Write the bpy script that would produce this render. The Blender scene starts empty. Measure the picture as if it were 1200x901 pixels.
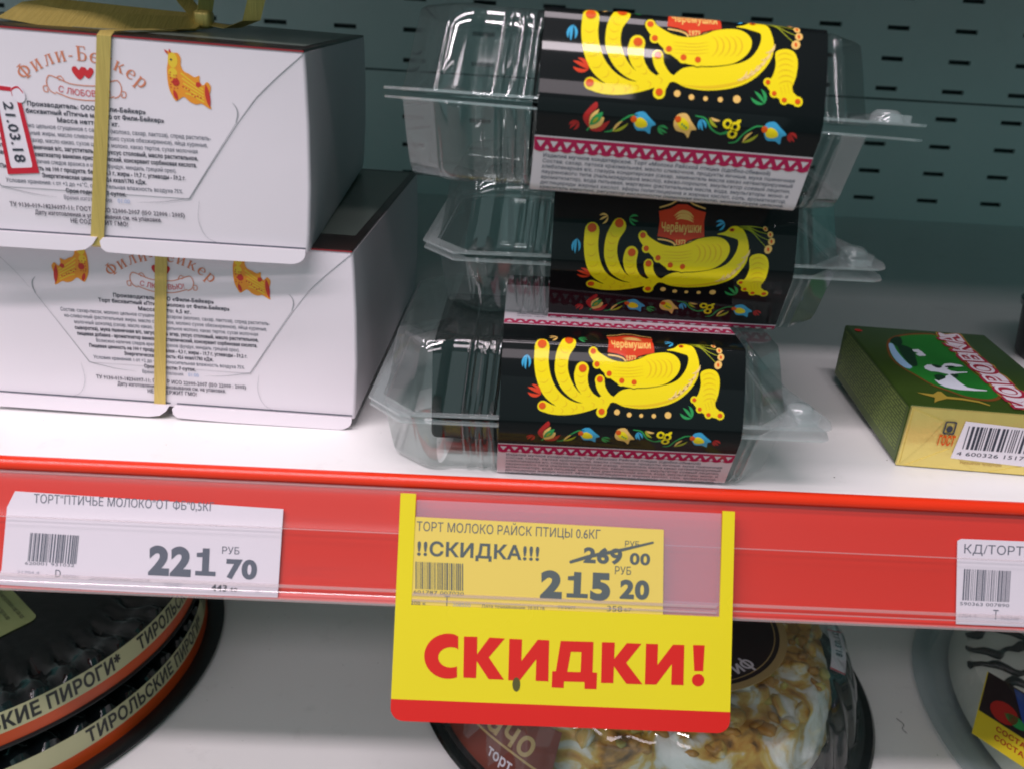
import bpy, bmesh, math, random
import numpy as np
from mathutils import Vector, Matrix
from mathutils.geometry import delaunay_2d_cdt
random.seed(7); rng = np.random.RandomState(11)
S = 0.001                       # everything below is written in millimetres
scene = bpy.context.scene
COL = scene.collection
R = math.radians

# ------------------------------------------------------------------ camera
cam = bpy.data.cameras.new('camera'); cam.sensor_width = 36; cam.lens = 36*1000/1200
cam.clip_start = 0.01; cam.clip_end = 20
camo = bpy.data.objects.new('camera', cam); COL.objects.link(camo); scene.camera = camo
pitch, roll, yaw = R(21.8), R(3.42), R(1.66)
f = Vector((math.sin(yaw)*math.cos(pitch), math.cos(yaw)*math.cos(pitch), -math.sin(pitch)))
r0 = Vector((math.cos(yaw), -math.sin(yaw), 0)); u0 = r0.cross(f)
r1 = math.cos(roll)*r0 + math.sin(roll)*u0; u1 = -math.sin(roll)*r0 + math.cos(roll)*u0
camo.matrix_world = Matrix(((r1.x, u1.x, -f.x, 0), (r1.y, u1.y, -f.y, -235*S), (r1.z, u1.z, -f.z, 126.6*S), (0, 0, 0, 1)))
cam.dof.use_dof = True; cam.dof.focus_distance = 0.30; cam.dof.aperture_fstop = 18

# ------------------------------------------------------------------ light
world = bpy.data.worlds.new('World'); scene.world = world; world.use_nodes = True
bg = world.node_tree.nodes['Background']; bg.inputs[0].default_value = (0.20, 0.56, 0.55, 1); bg.inputs[1].default_value = 0.28
def area(name, loc, target, sx, sy, power, color):
    l = bpy.data.lights.new(name, 'AREA'); l.shape = 'RECTANGLE'; l.size = sx; l.size_y = sy; l.energy = power; l.color = color
    o = bpy.data.objects.new(name, l); COL.objects.link(o); o.location = loc
    o.rotation_euler = (Vector(target)-Vector(loc)).to_track_quat('-Z', 'Y').to_euler(); return o
KEY = (1.0, 0.87, 0.93)
area('ceiling_tube_light', (-1.0, -0.42, 1.55), (-1.0, -0.1, 0), 2.6, 0.14, 20, KEY)
area('ceiling_tube_light', (-1.0, -0.95, 1.50), (-1.0, 0, 0), 2.6, 0.10, 31, KEY)
area('ceiling_tube_light', (-1.0, -1.75, 1.50), (-1.0, 0, 0), 2.6, 0.22, 12, KEY)
area('added_front_fill', (-0.5, -1.9, 0.35), (-0.1, 0, 0), 2.4, 1.3, 3.4, (0.78, 0.97, 1.0))  # added lamp, no fixture there: frontal fill and haze on the rail cover
scene.view_settings.view_transform = 'Standard'; scene.view_settings.look = 'None'
scene.view_settings.exposure = 0.0; scene.view_settings.gamma = 1.0; scene.view_settings.use_curve_mapping = False
cy = scene.cycles; cy.transparent_max_bounces = 40; cy.max_bounces = 8; cy.caustics_reflective = False; cy.caustics_refractive = False
cy.pixel_filter_type = 'BLACKMAN_HARRIS'; cy.filter_width = 1.9

# ------------------------------------------------------------------ materials
def mat(name, color, rough=0.5, metal=0.0, var=0.0, scale=60, spec=0.5, coat=0.0, bump=0.0, bscale=200, aniso=0.0, rvar=0.0, stretch=None):
    m = bpy.data.materials.new(name); m.use_nodes = True; nt = m.node_tree; b = nt.nodes['Principled BSDF']
    b.inputs['Base Color'].default_value = (*color, 1); b.inputs['Roughness'].default_value = rough
    b.inputs['Metallic'].default_value = metal; b.inputs['Specular IOR Level'].default_value = spec
    b.inputs['Coat Weight'].default_value = coat; b.inputs['Coat Roughness'].default_value = 0.045
    b.inputs['Anisotropic'].default_value = aniso
    tc = nt.nodes.new('ShaderNodeTexCoord'); vec = tc.outputs['Object']
    if stretch:
        mp = nt.nodes.new('ShaderNodeMapping'); mp.inputs['Scale'].default_value = stretch; nt.links.new(vec, mp.inputs[0]); vec = mp.outputs[0]
    if var or rvar:
        n = nt.nodes.new('ShaderNodeTexNoise'); n.inputs['Scale'].default_value = scale; n.inputs['Detail'].default_value = 4; nt.links.new(vec, n.inputs['Vector'])
        if var:
            mx = nt.nodes.new('ShaderNodeMix'); mx.data_type = 'RGBA'
            mx.inputs[6].default_value = (*[c*(1-var) for c in color], 1); mx.inputs[7].default_value = (*[min(1, c*(1+var)) for c in color], 1)
            nt.links.new(n.outputs['Fac'], mx.inputs[0]); nt.links.new(mx.outputs[2], b.inputs['Base Color'])
        if rvar:
            mr = nt.nodes.new('ShaderNodeMapRange'); mr.inputs[3].default_value = max(0.02, rough-rvar); mr.inputs[4].default_value = rough+rvar
            nt.links.new(n.outputs['Fac'], mr.inputs[0]); nt.links.new(mr.outputs[0], b.inputs['Roughness'])
    if bump:
        n2 = nt.nodes.new('ShaderNodeTexNoise'); n2.inputs['Scale'].default_value = bscale; n2.inputs['Detail'].default_value = 5; nt.links.new(vec, n2.inputs['Vector'])
        bp = nt.nodes.new('ShaderNodeBump'); bp.inputs['Strength'].default_value = bump; bp.inputs['Distance'].default_value = 0.001
        nt.links.new(n2.outputs['Fac'], bp.inputs['Height']); nt.links.new(bp.outputs[0], b.inputs['Normal'])
    return m
def clear(name, tint=(0.93, 0.97, 0.96), rough=0.05, base=0.05, edge=0.75, milk=0.02, milkcol=(0.75, 0.8, 0.82), bump=0.0, bscale=90):
    m = bpy.data.materials.new(name); m.use_nodes = True; nt = m.node_tree; nt.nodes.clear()
    out = nt.nodes.new('ShaderNodeOutputMaterial'); tr = nt.nodes.new('ShaderNodeBsdfTransparent'); tr.inputs[0].default_value = (*tint, 1)
    gl = nt.nodes.new('ShaderNodeBsdfGlossy'); gl.inputs['Roughness'].default_value = rough; gl.inputs[0].default_value = (1, 1, 1, 1)
    df = nt.nodes.new('ShaderNodeBsdfDiffuse'); df.inputs[0].default_value = (*milkcol, 1)
    lw = nt.nodes.new('ShaderNodeLayerWeight'); lw.inputs[0].default_value = 0.5; pw = nt.nodes.new('ShaderNodeMath'); pw.operation = 'POWER'; pw.inputs[1].default_value = 4.0; nt.links.new(lw.outputs['Facing'], pw.inputs[0])
    mr = nt.nodes.new('ShaderNodeMapRange'); mr.inputs[3].default_value = base; mr.inputs[4].default_value = edge
    nt.links.new(pw.outputs[0], mr.inputs[0])
    m1 = nt.nodes.new('ShaderNodeMixShader'); m1.inputs[0].default_value = milk
    nt.links.new(tr.outputs[0], m1.inputs[1]); nt.links.new(df.outputs[0], m1.inputs[2])
    m2 = nt.nodes.new('ShaderNodeMixShader'); nt.links.new(mr.outputs[0], m2.inputs[0]); nt.links.new(m1.outputs[0], m2.inputs[1]); nt.links.new(gl.outputs[0], m2.inputs[2])
    if bump:
        tc = nt.nodes.new('ShaderNodeTexCoord'); n2 = nt.nodes.new('ShaderNodeTexNoise'); n2.inputs['Scale'].default_value = bscale; nt.links.new(tc.outputs['Object'], n2.inputs['Vector'])
        bp = nt.nodes.new('ShaderNodeBump'); bp.inputs['Strength'].default_value = bump; bp.inputs['Distance'].default_value = 0.002
        nt.links.new(n2.outputs['Fac'], bp.inputs['Height']); nt.links.new(bp.outputs[0], gl.inputs['Normal'])
    nt.links.new(m2.outputs[0], out.inputs[0]); return m

M = dict(
 shelf=mat('white_shelf_paint', (0.84, 0.83, 0.82), 0.34, var=0.03, scale=12, rvar=0.06, bump=0.02, bscale=900),
 under=mat('bounce_dark_underside', (0.10, 0.14, 0.14), 0.6),  # unseen upper shelf, coloured dark teal to cut and tint bounced light
 panel=mat('grey_back_panel_paint', (0.70, 0.74, 0.73), 0.42, var=0.05, scale=14, bump=0.03, bscale=700),
 dark=mat('dark_gap', (0.012, 0.018, 0.018), 0.7),
 rail=mat('red_rail_plastic', (0.68, 0.024, 0.010), 0.35, var=0.05, scale=9, stretch=(1, 6, 6)),
 lip=mat('red_lip_plastic', (0.80, 0.035, 0.008), 0.22, var=0.03),
 cover=clear('clear_rail_cover', (0.99, 0.98, 0.985), 0.24, 0.03, 0.40, 0.025, (0.95, 0.72, 0.76), bump=0.08, bscale=14),
 coverrib=clear('clear_rail_rib', (0.95, 0.93, 0.94), 0.14, 0.05, 0.5, 0.16, (0.95, 0.78, 0.76)),
 white=mat('white_card', (0.76, 0.705, 0.75), 0.55, var=0.02, scale=30, bump=0.35, bscale=22),
 paper=mat('tag_paper', (0.78, 0.72, 0.78), 0.6, var=0.01),
 crease_shade=mat('crease_shade_grey', (0.30, 0.31, 0.33), 0.8),
 brown=mat('dark_brown_print', (0.022, 0.010, 0.009), 0.30, var=0.2, scale=40),
 darkred=mat('dark_red_print', (0.30, 0.012, 0.02), 0.4),
 cream=mat('cream_lid_print', (0.16, 0.19, 0.165), 0.28, var=0.12, scale=18),
 gold=mat('gold_ribbon', (0.62, 0.46, 0.13), 0.34, metal=0.35, var=0.22, scale=22, stretch=(40, 3, 1.5), bump=0.35, bscale=60),
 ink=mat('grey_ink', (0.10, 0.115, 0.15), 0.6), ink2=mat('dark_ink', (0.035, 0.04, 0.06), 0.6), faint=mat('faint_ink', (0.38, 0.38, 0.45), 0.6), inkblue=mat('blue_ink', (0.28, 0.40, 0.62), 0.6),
 orange=mat('orange_letter_print', (0.62, 0.20, 0.10), 0.5), heart=mat('heart_red_print', (0.58, 0.02, 0.03), 0.5),
 fire1=mat('fire_orange_print', (0.80, 0.30, 0.02), 0.5), fire2=mat('fire_yellow_print', (0.80, 0.55, 0.03), 0.5), fire3=mat('fire_red_print', (0.55, 0.03, 0.02), 0.5),
 sticker=mat('sticker_red', (0.55, 0.01, 0.03), 0.4),
 yellow=mat('sign_yellow', (0.80, 0.66, 0.012), 0.26, var=0.05, scale=20, rvar=0.1, bump=0.06, bscale=18), signred=mat('sign_red', (0.68, 0.014, 0.010), 0.28, var=0.03),
 tagyellow=mat('tag_yellow', (0.80, 0.60, 0.12), 0.55, var=0.01), signink=mat('sign_ink', (0.10, 0.12, 0.12), 0.6),
 window=clear('sign_window_film', (0.95, 0.93, 0.97), 0.10, 0.04, 0.4, 0.17, (0.85, 0.70, 0.78)),
 black=mat('black_sleeve_print', (0.0035, 0.0045, 0.005), 0.45, spec=0.06, coat=0.40),
 sleevewhite=mat('white_sleeve_print', (0.68, 0.62, 0.66), 0.3, bump=0.08, bscale=45),
 byellow=mat('bird_yellow', (0.86, 0.68, 0.008), 0.45, spec=0.08, coat=0.40), bshade=mat('bird_shade', (0.76, 0.50, 0.012), 0.45, spec=0.08, coat=0.40), bpink=mat('bird_pink', (0.85, 0.60, 0.22), 0.45, spec=0.08, coat=0.40),
 bdot=mat('print_orange_red', (0.68, 0.09, 0.008), 0.45, spec=0.08, coat=0.40), bpale=mat('print_pale_orange', (0.82, 0.50, 0.14), 0.45, spec=0.08, coat=0.40), bred=mat('print_red', (0.66, 0.05, 0.015), 0.45, spec=0.08, coat=0.40),
 bdred=mat('print_dull_red', (0.42, 0.02, 0.018), 0.45, spec=0.08, coat=0.40), bblue=mat('print_blue', (0.05, 0.36, 0.60), 0.45, spec=0.08, coat=0.40), bgreen=mat('print_green', (0.03, 0.30, 0.08), 0.45, spec=0.08, coat=0.40), bolive=mat('print_olive', (0.35, 0.38, 0.02), 0.45, spec=0.08, coat=0.40),
 lace=mat('print_crimson', (0.44, 0.008, 0.075), 0.45, spec=0.08, coat=0.40),
 pet=clear('clear_container_plastic', (0.86, 0.895, 0.885), 0.06, 0.085, 0.95, 0.022, (0.66, 0.76, 0.76)),
 petrim=clear('clear_container_rim', (0.95, 0.97, 0.97), 0.09, 0.08, 0.8, 0.15, (0.78, 0.84, 0.84)),
 choc=mat('chocolate_glaze', (0.0035, 0.006, 0.005), 0.9, spec=0.03, var=0.4, scale=60, bump=0.3, bscale=120),
 packgreen=mat('green_wrapper', (0.045, 0.085, 0.014), 0.28, metal=0.3, var=0.15, scale=30), packgold=mat('gold_foil', (0.82, 0.66, 0.20), 0.28, metal=0.5, var=0.08, scale=40, bump=0.9, bscale=70),
 packside=mat('olive_side_wrapper', (0.10, 0.15, 0.03), 0.4, metal=0.2, var=0.35, scale=70),
 packstripe=mat('green_stripes', (0.34, 0.44, 0.10), 0.4, metal=0.3), meadow=mat('meadow_green', (0.015, 0.17, 0.02), 0.3, var=0.5, scale=50), skyblue=mat('label_sky', (0.30, 0.48, 0.70), 0.4), tree=mat('label_tree', (0.006, 0.03, 0.012), 0.4),
 bronze=mat('bronze_print', (0.28, 0.09, 0.02), 0.35, metal=0.4), goldprint=mat('gold_print', (0.60, 0.42, 0.06), 0.35, metal=0.4), cow=mat('cow_white', (0.62, 0.64, 0.72), 0.4), pinkw=mat('letter_white', (0.66, 0.60, 0.66), 0.4), maroon=mat('letter_maroon', (0.32, 0.015, 0.04), 0.4),
 tray=mat('black_tray', (0.006, 0.009, 0.010), 0.14, coat=0.5, var=0.3, bump=0.5, bscale=110), trayd=mat('black_tray_matt', (0.008, 0.010, 0.011), 0.35, var=0.3),
 band=mat('band_cream', (0.55, 0.52, 0.30), 0.35, var=0.05), bandred=mat('band_orange_red', (0.62, 0.075, 0.012), 0.3), bandink=mat('band_ink', (0.03, 0.03, 0.03), 0.4),
 limelabel=mat('lime_label', (0.42, 0.48, 0.20), 0.4, var=0.05), dometint=clear('smoky_lid', (0.75, 0.85, 0.85), 0.08, 0.08, 0.8, 0.10, (0.25, 0.36, 0.38), bump=0.5, bscale=30),
 olive=mat('olive_slot', (0.10, 0.09, 0.02), 0.4),
 milky=clear('milky_tray', (0.9, 0.94, 0.95), 0.15, 0.05, 0.6, 0.25, (0.62, 0.70, 0.72)),
 dome=clear('clear_dome', (0.95, 0.97, 0.97), 0.03, 0.05, 0.9, 0.015, (0.7, 0.78, 0.8), bump=0.6, bscale=40),
 pale=mat('white_cream', (0.78, 0.78, 0.72), 0.5, var=0.05, bump=0.3, bscale=80), chocline=mat('chocolate_line', (0.008, 0.006, 0.006), 0.3),
 golddisc=mat('gold_rim', (0.52, 0.36, 0.16), 0.35, metal=0.4), browndisc=mat('brown_disc', (0.018, 0.008, 0.010), 0.3), brownred=mat('red_brown_label', (0.16, 0.03, 0.018), 0.35, var=0.35, scale=30),
 labelblue=mat('label_blue', (0.02, 0.06, 0.30), 0.4), labelyellow=mat('label_yellow', (0.72, 0.56, 0.02), 0.4), labelred=mat('label_red', (0.42, 0.015, 0.01), 0.4), tile=mat('shop_floor_tile', (0.42, 0.42, 0.40), 0.4, var=0.1),
 lintdust=mat('grey_dust', (0.22, 0.22, 0.20), 0.9),
 lint=mat('lint', (0.03, 0.04, 0.04), 0.8),
)
def cream_mat():
    m = mat('cream_and_crumb_topping', (0.8, 0.78, 0.72), 0.42, bump=0.8, bscale=160); nt = m.node_tree; b = nt.nodes['Principled BSDF']
    tc = nt.nodes.new('ShaderNodeTexCoord'); n = nt.nodes.new('ShaderNodeTexNoise'); n.inputs['Scale'].default_value = 38; n.inputs['Detail'].default_value = 6; n.inputs['Distortion'].default_value = 1.6
    nt.links.new(tc.outputs['Object'], n.inputs['Vector']); cr = nt.nodes.new('ShaderNodeValToRGB'); e = cr.color_ramp.elements
    e[0].position = 0.30; e[0].color = (0.12, 0.05, 0.012, 1); e[1].position = 0.62; e[1].color = (0.86, 0.84, 0.80, 1)
    for p, c in ((0.40, (0.55, 0.26, 0.04, 1)), (0.48, (0.66, 0.44, 0.10, 1)), (0.54, (0.72, 0.68, 0.58, 1))):
        x = cr.color_ramp.elements.new(p); x.color = c
    nt.links.new(n.outputs['Fac'], cr.inputs[0]); nt.links.new(cr.outputs[0], b.inputs['Base Color']); return m
def wear(m, amount, scale, col, sc2=(1, 1, 1)):
    nt = m.node_tree; b = nt.nodes['Principled BSDF']; tc = nt.nodes.new('ShaderNodeTexCoord'); mp = nt.nodes.new('ShaderNodeMapping'); mp.inputs['Scale'].default_value = sc2
    nt.links.new(tc.outputs['Object'], mp.inputs[0]); n = nt.nodes.new('ShaderNodeTexNoise'); n.inputs['Scale'].default_value = scale; n.inputs['Detail'].default_value = 8; n.inputs['Roughness'].default_value = 0.7
    nt.links.new(mp.outputs[0], n.inputs['Vector']); r = nt.nodes.new('ShaderNodeMapRange'); r.inputs[1].default_value = 0.58; r.inputs[2].default_value = 0.78; r.inputs[3].default_value = 0; r.inputs[4].default_value = amount
    nt.links.new(n.outputs['Fac'], r.inputs[0]); mx = nt.nodes.new('ShaderNodeMix'); mx.data_type = 'RGBA'; src = b.inputs['Base Color'].links
    if src: nt.links.new(src[0].from_socket, mx.inputs[6])
    else: mx.inputs[6].default_value = b.inputs['Base Color'].default_value
    mx.inputs[7].default_value = (*col, 1); nt.links.new(r.outputs[0], mx.inputs[0]); nt.links.new(mx.outputs[2], b.inputs['Base Color'])
wear(M['shelf'], 0.30, 45, (0.42, 0.42, 0.40)); wear(M['panel'], 0.30, 30, (0.50, 0.54, 0.52)); wear(M['white'], 0.10, 35, (0.55, 0.52, 0.53)); wear(M['rail'], 0.35, 30, (0.45, 0.02, 0.02), (1, 8, 8)); wear(M['yellow'], 0.15, 40, (0.6, 0.5, 0.03))
M['topping'] = cream_mat()
M['crumb'] = mat('caramel_crumb', (0.46, 0.22, 0.035), 0.4, var=0.5, scale=70, bump=0.6, bscale=150)
M['crumb2'] = mat('yellow_crumb', (0.52, 0.42, 0.10), 0.4, var=0.4, scale=70, bump=0.6, bscale=150)

# ------------------------------------------------------------------ builders
def link(name, verts, faces, mats, parent=None, midx=None, smooth=False, loc=None):
    me = bpy.data.meshes.new(name); me.from_pydata([tuple(float(c)*S for c in v) for v in verts], [], [tuple(int(i) for i in q) for q in faces])
    if not isinstance(mats, (list, tuple)): mats = [mats]
    for m in mats: me.materials.append(m)
    if midx is not None: me.polygons.foreach_set('material_index', midx)
    if smooth: me.polygons.foreach_set('use_smooth', [True]*len(me.polygons))
    me.validate(); me.update()
    o = bpy.data.objects.new(name, me); COL.objects.link(o)
    if parent: o.parent = parent
    return o
def tag(o, label=None, cat=None, group=None, kind=None):
    if label: o['label'] = label
    if cat: o['category'] = cat
    if group: o['group'] = group
    if kind: o['kind'] = kind
    return o
def empty(name, loc=(0, 0, 0), rot=(0, 0, 0), **k):
    o = bpy.data.objects.new(name, None); o.empty_display_size = 0.02; COL.objects.link(o)
    o.location = [c*S for c in loc]; o.rotation_euler = rot; return tag(o, **k)
def pose_matrix(loc, yaw, tx, ty):
    return Matrix.Translation([c*S for c in loc]) @ Matrix.Rotation(yaw, 4, 'Z') @ Matrix.Rotation(ty, 4, 'Y') @ Matrix.Rotation(tx, 4, 'X')
def shade_auto(o, ang=35):
    me = o.data; me.polygons.foreach_set('use_smooth', [True]*len(me.polygons)); bm = bmesh.new(); bm.from_mesh(me)
    for e in bm.edges:
        if len(e.link_faces) == 2 and e.calc_face_angle(0) > R(ang): e.smooth = False
    bm.to_mesh(me); bm.free()
def boxo(name, x0, x1, y0, y1, z0, z1, m, parent=None, bevel=0.0):
    v = [(x, y, z) for x in (x0, x1) for y in (y0, y1) for z in (z0, z1)]
    o = link(name, v, [(0, 1, 3, 2), (4, 6, 7, 5), (0, 4, 5, 1), (2, 3, 7, 6), (0, 2, 6, 4), (1, 5, 7, 3)], m, parent)
    if bevel:
        bm = bmesh.new(); bm.from_mesh(o.data); bmesh.ops.bevel(bm, geom=bm.edges[:], offset=bevel*S, segments=3, profile=0.5, affect='EDGES'); bm.to_mesh(o.data); bm.free(); shade_auto(o, 50)
    return o
def winding(pts, polys):
    w = np.zeros(len(pts))
    for P in polys:
        a = P; b = np.roll(P, -1, 0)
        for (x0, y0), (x1, y1) in zip(a, b):
            c = (x1-x0)*(pts[:, 1]-y0)-(pts[:, 0]-x0)*(y1-y0)
            w += ((y0 <= pts[:, 1]) & (y1 > pts[:, 1]) & (c > 0)).astype(int)
            w -= ((y0 > pts[:, 1]) & (y1 <= pts[:, 1]) & (c < 0)).astype(int)
    return w
def fill(polys):
    """non-zero fill of closed polygons -> verts (n,2), tris"""
    V = []; E = []; P2 = []
    for P in polys:
        P = np.asarray(P, float)
        if len(P) > 2:
            n = len(V); V += [Vector(p) for p in P]; E += [(n+i, n+(i+1) % len(P)) for i in range(len(P))]; P2.append(P)
    if not V: return np.zeros((0, 2)), []
    v, e, fc, *_ = delaunay_2d_cdt(V, E, [], 0, 1e-7)
    v = np.array([tuple(q) for q in v]); fc = [tuple(t) for t in fc]
    if not fc: return v, []
    cen = np.array([v[list(t)].mean(0) for t in fc]); w = winding(cen, P2)
    return v, [t for t, k in zip(fc, w) if k != 0]
def area2(P):
    P = np.asarray(P); return 0.5*np.sum(P[:, 0]*np.roll(P[:, 1], -1)-np.roll(P[:, 0], -1)*P[:, 1])
def ccw(P):
    P = np.asarray(P, float); return P if area2(P) > 0 else P[::-1]
def smooth_loop(P, k=5):
    P = np.asarray(P, float); n = len(P); out = []
    for i in range(n):
        a, b, c, d = P[i-1], P[i], P[(i+1) % n], P[(i+2) % n]
        for j in range(k):
            t = j/k; out.append(0.5*((2*b)+(c-a)*t+(2*a-5*b+4*c-d)*t*t+(3*b-a-3*c+d)*t**3))
    return np.array(out)
def smooth_open(P, k=5):
    P = np.asarray(P, float)
    if len(P) < 3: return P
    Q = np.vstack([2*P[0]-P[1], P, 2*P[-1]-P[-2]]); out = []
    for i in range(1, len(Q)-2):
        a, b, c, d = Q[i-1], Q[i], Q[i+1], Q[i+2]
        for j in range(k):
            t = j/k; out.append(0.5*((2*b)+(c-a)*t+(2*a-5*b+4*c-d)*t*t+(3*b-a-3*c+d)*t**3))
    out.append(P[-1]); return np.array(out)
def disc(x, y, rx, ry=None, n=16, rot=0):
    ry = ry or rx; t = np.arange(n)*2*math.pi/n; c, s = math.cos(rot), math.sin(rot)
    X = rx*np.cos(t); Y = ry*np.sin(t); return np.stack([x+X*c-Y*s, y+X*s+Y*c], 1)
def stroke(P, w, cap=True, k=4):
    """tapered stroke outline; P points, w half widths (number or list)"""
    P = np.asarray(P, float); W = np.full(len(P), float(w)) if np.isscalar(w) else np.asarray(w, float)
    Q = smooth_open(np.column_stack([P, W]), k); P = Q[:, :2]; W = np.maximum(Q[:, 2], 1e-4)
    T = np.gradient(P, axis=0); T /= np.maximum(np.linalg.norm(T, axis=1)[:, None], 1e-9); N = np.stack([-T[:, 1], T[:, 0]], 1)
    L = P+N*W[:, None]; Rr = P-N*W[:, None]; polys = [ccw(np.vstack([L, Rr[::-1]]))]
    if cap:
        for i in (0, -1):
            if W[i] > 0.05: polys.append(ccw(disc(*P[i], W[i], n=14)))
    return polys
def leaf(x0, y0, x1, y1, w, bend=0.0):
    a = np.array([x0, y0]); b = np.array([x1, y1]); d = b-a; n = np.array([-d[1], d[0]]); t = np.linspace(0, 1, 7)
    P = [a+d*q+n*bend*4*q*(1-q) for q in t]; return stroke(P, [w*math.sin(math.pi*q)**0.8+0.02 for q in t], cap=False, k=2)

# glyph outlines of Blender's own interface font, filled here with the non-zero rule
class Glyphs:
    def __init__(s): s.c = {}
    def raw(s, txt, res):
        cu = bpy.data.curves.new('t', 'FONT'); cu.body = txt; cu.fill_mode = 'NONE'; cu.resolution_u = res
        o = bpy.data.objects.new('t', cu); me = o.to_mesh(); V = np.array([v.co[:2] for v in me.vertices]).reshape(-1, 2)
        nx = {}
        for e in me.edges: a, b = e.vertices; nx.setdefault(a, []).append(b); nx.setdefault(b, []).append(a)
        seen = set(); loops = []
        for i in range(len(V)):
            if i in seen or i not in nx: continue
            L = [i]; seen.add(i); cur = i
            while True:
                c = [q for q in nx[cur] if q not in seen]
                if not c: break
                q = cur+1 if cur+1 in c else c[0]; L.append(q); seen.add(q); cur = q
            if len(L) > 2: loops.append(V[L])
        o.to_mesh_clear(); bpy.data.objects.remove(o); bpy.data.curves.remove(cu); return loops
    def get(s, ch, bold, res):
        k = (ch, bold, res)
        if k in s.c: return s.c[k]
        if ch == ' ': s.c[k] = (np.zeros((0, 2)), [], 0.28); return s.c[k]
        bar = s.raw('|', 1); blsb = min(q[:, 0].min() for q in bar)
        if ch == '1' and bold > 0.03:
            P = [np.array(p) for p in ([(.24, 0), (.42, 0), (.42, .73), (.29, .73), (.24, .73)], [(.07, 0), (.60, 0), (.60, .12), (.07, .12)], [(.09, .49), (.24, .49), (.30, .60), (.30, .73), (.28, .73), (.24, .62), (.09, .60)])]
            v, t = fill([ccw(p) for p in P]); s.c[k] = (v, t, 0.66); return s.c[k]
        L = s.raw(ch, res); L2 = s.raw(ch+'|', 1)
        adv = max(q[:, 0].mean() for q in L2)-np.mean([q[:, 0].mean() for q in bar])
        if bold and L:
            big = max(L, key=lambda q: abs(area2(q))); sg = 1 if area2(big) > 0 else -1; out = []
            for P in L:
                d = [i for i in range(len(P)) if np.linalg.norm(P[i]-P[i-1]) > 1e-5]; P = P[d]
                e1 = P-np.roll(P, 1, 0); e2 = np.roll(P, -1, 0)-P
                n1 = np.stack([e1[:, 1], -e1[:, 0]], 1)/np.linalg.norm(e1, axis=1)[:, None]; n2 = np.stack([e2[:, 1], -e2[:, 0]], 1)/np.linalg.norm(e2, axis=1)[:, None]
                m = n1+n2; m /= np.maximum(np.linalg.norm(m, axis=1)[:, None], 1e-6); c = np.maximum((m*n1).sum(1), 0.45)
                out.append(P+sg*m*(bold/c)[:, None])
            L = out; adv += bold*1.2
        v, t = fill(L); s.c[k] = (v, t, adv); return s.c[k]
G = Glyphs()
class Art:
    """flat print: triangles in (u, v) with a layer number and a material, laid on a surface by a mapping"""
    def __init__(s): s.V = []; s.F = []; s.L = []; s.Mi = []; s.mats = []
    def mi(s, m):
        m = M[m] if isinstance(m, str) else m
        if m not in s.mats: s.mats.append(m)
        return s.mats.index(m)
    def tris(s, v, t, m, layer):
        n = len(s.V); s.V += [tuple(p) for p in v]; s.L += [layer]*len(v); s.F += [tuple(n+i for i in q) for q in t]; s.Mi += [s.mi(m)]*len(t)
    def poly(s, polys, m, layer=0, T=None):
        if len(polys) and np.ndim(polys[0]) == 1: polys = [polys]
        polys = [ccw(p) for p in polys]; v, t = fill(polys)
        if T is not None and len(v): v = T(v)
        s.tris(v, t, m, layer)
    def holed(s, outer, inner, m, layer=0, T=None):
        v, t = fill([ccw(outer)]+[ccw(p)[::-1] for p in inner])
        if T is not None: v = T(v)
        s.tris(v, t, m, layer)
    def text(s, txt, x, y, size, m, layer=1, bold=0.0, align='L', rot=0.0, sx=1.0, fit=None, shear=0.0, res=2, arc=None, T=None, track=0.0, down=False):
        """size = height of a capital; y is the baseline; fit = total width"""
        k = size/0.73; pos = 0; items = []
        for ch in txt:
            v, t, a = G.get(ch, bold, res); items.append((v, t, pos)); pos += a+track
        W = pos*k*sx
        if fit: sx *= fit/W; W = fit
        off = {'L': 0, 'C': -W/2, 'R': -W}[align]; c, sn = math.cos(rot), math.sin(rot)
        for v, t, p in items:
            if not len(v): continue
            X = (v[:, 0]+p+shear*v[:, 1])*k*sx+off; Y = v[:, 1]*k*(-1 if down else 1)
            if arc:
                cx = (v[:, 0].mean()+p)*k*sx+off; a = cx/arc; lx = X-cx
                X = arc*math.sin(a)+lx*math.cos(a)+Y*math.sin(a); Y = arc*math.cos(a)-arc-lx*math.sin(a)+Y*math.cos(a)
            P = np.stack([x+X*c-Y*sn, y+X*sn+Y*c], 1)
            if T is not None: P = T(P)
            s.tris(P, t, m, layer)
    def build(s, name, parent, fn, cuts=None, axis=1):
        """fn(u, v, h) -> xyz in mm, h = height above the surface"""
        V = np.array(s.V).reshape(-1, 2)
        if cuts is None: vv = np.column_stack([V, s.L]); F = s.F; mi = s.Mi
        else:
            bm = bmesh.new(); bv = [bm.verts.new((p[0], p[1], l)) for p, l in zip(V, s.L)]
            for fc, k in zip(s.F, s.Mi):
                try: q = bm.faces.new([bv[i] for i in fc]); q.material_index = k
                except ValueError: pass
            no = (0, 1, 0) if axis == 1 else (1, 0, 0)
            for c in cuts: bmesh.ops.bisect_plane(bm, geom=bm.verts[:]+bm.edges[:]+bm.faces[:], dist=1e-5, plane_co=(c, c, 0), plane_no=no)
            bm.verts.index_update(); vv = np.array([v.co[:] for v in bm.verts]); F = [[v.index for v in q.verts] for q in bm.faces]; mi = [q.material_index for q in bm.faces]; bm.free()
        out = [fn(u, v, 0.05+0.03*l) for u, v, l in vv]
        o = link(name, out, F, s.mats, parent, mi); return o
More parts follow.
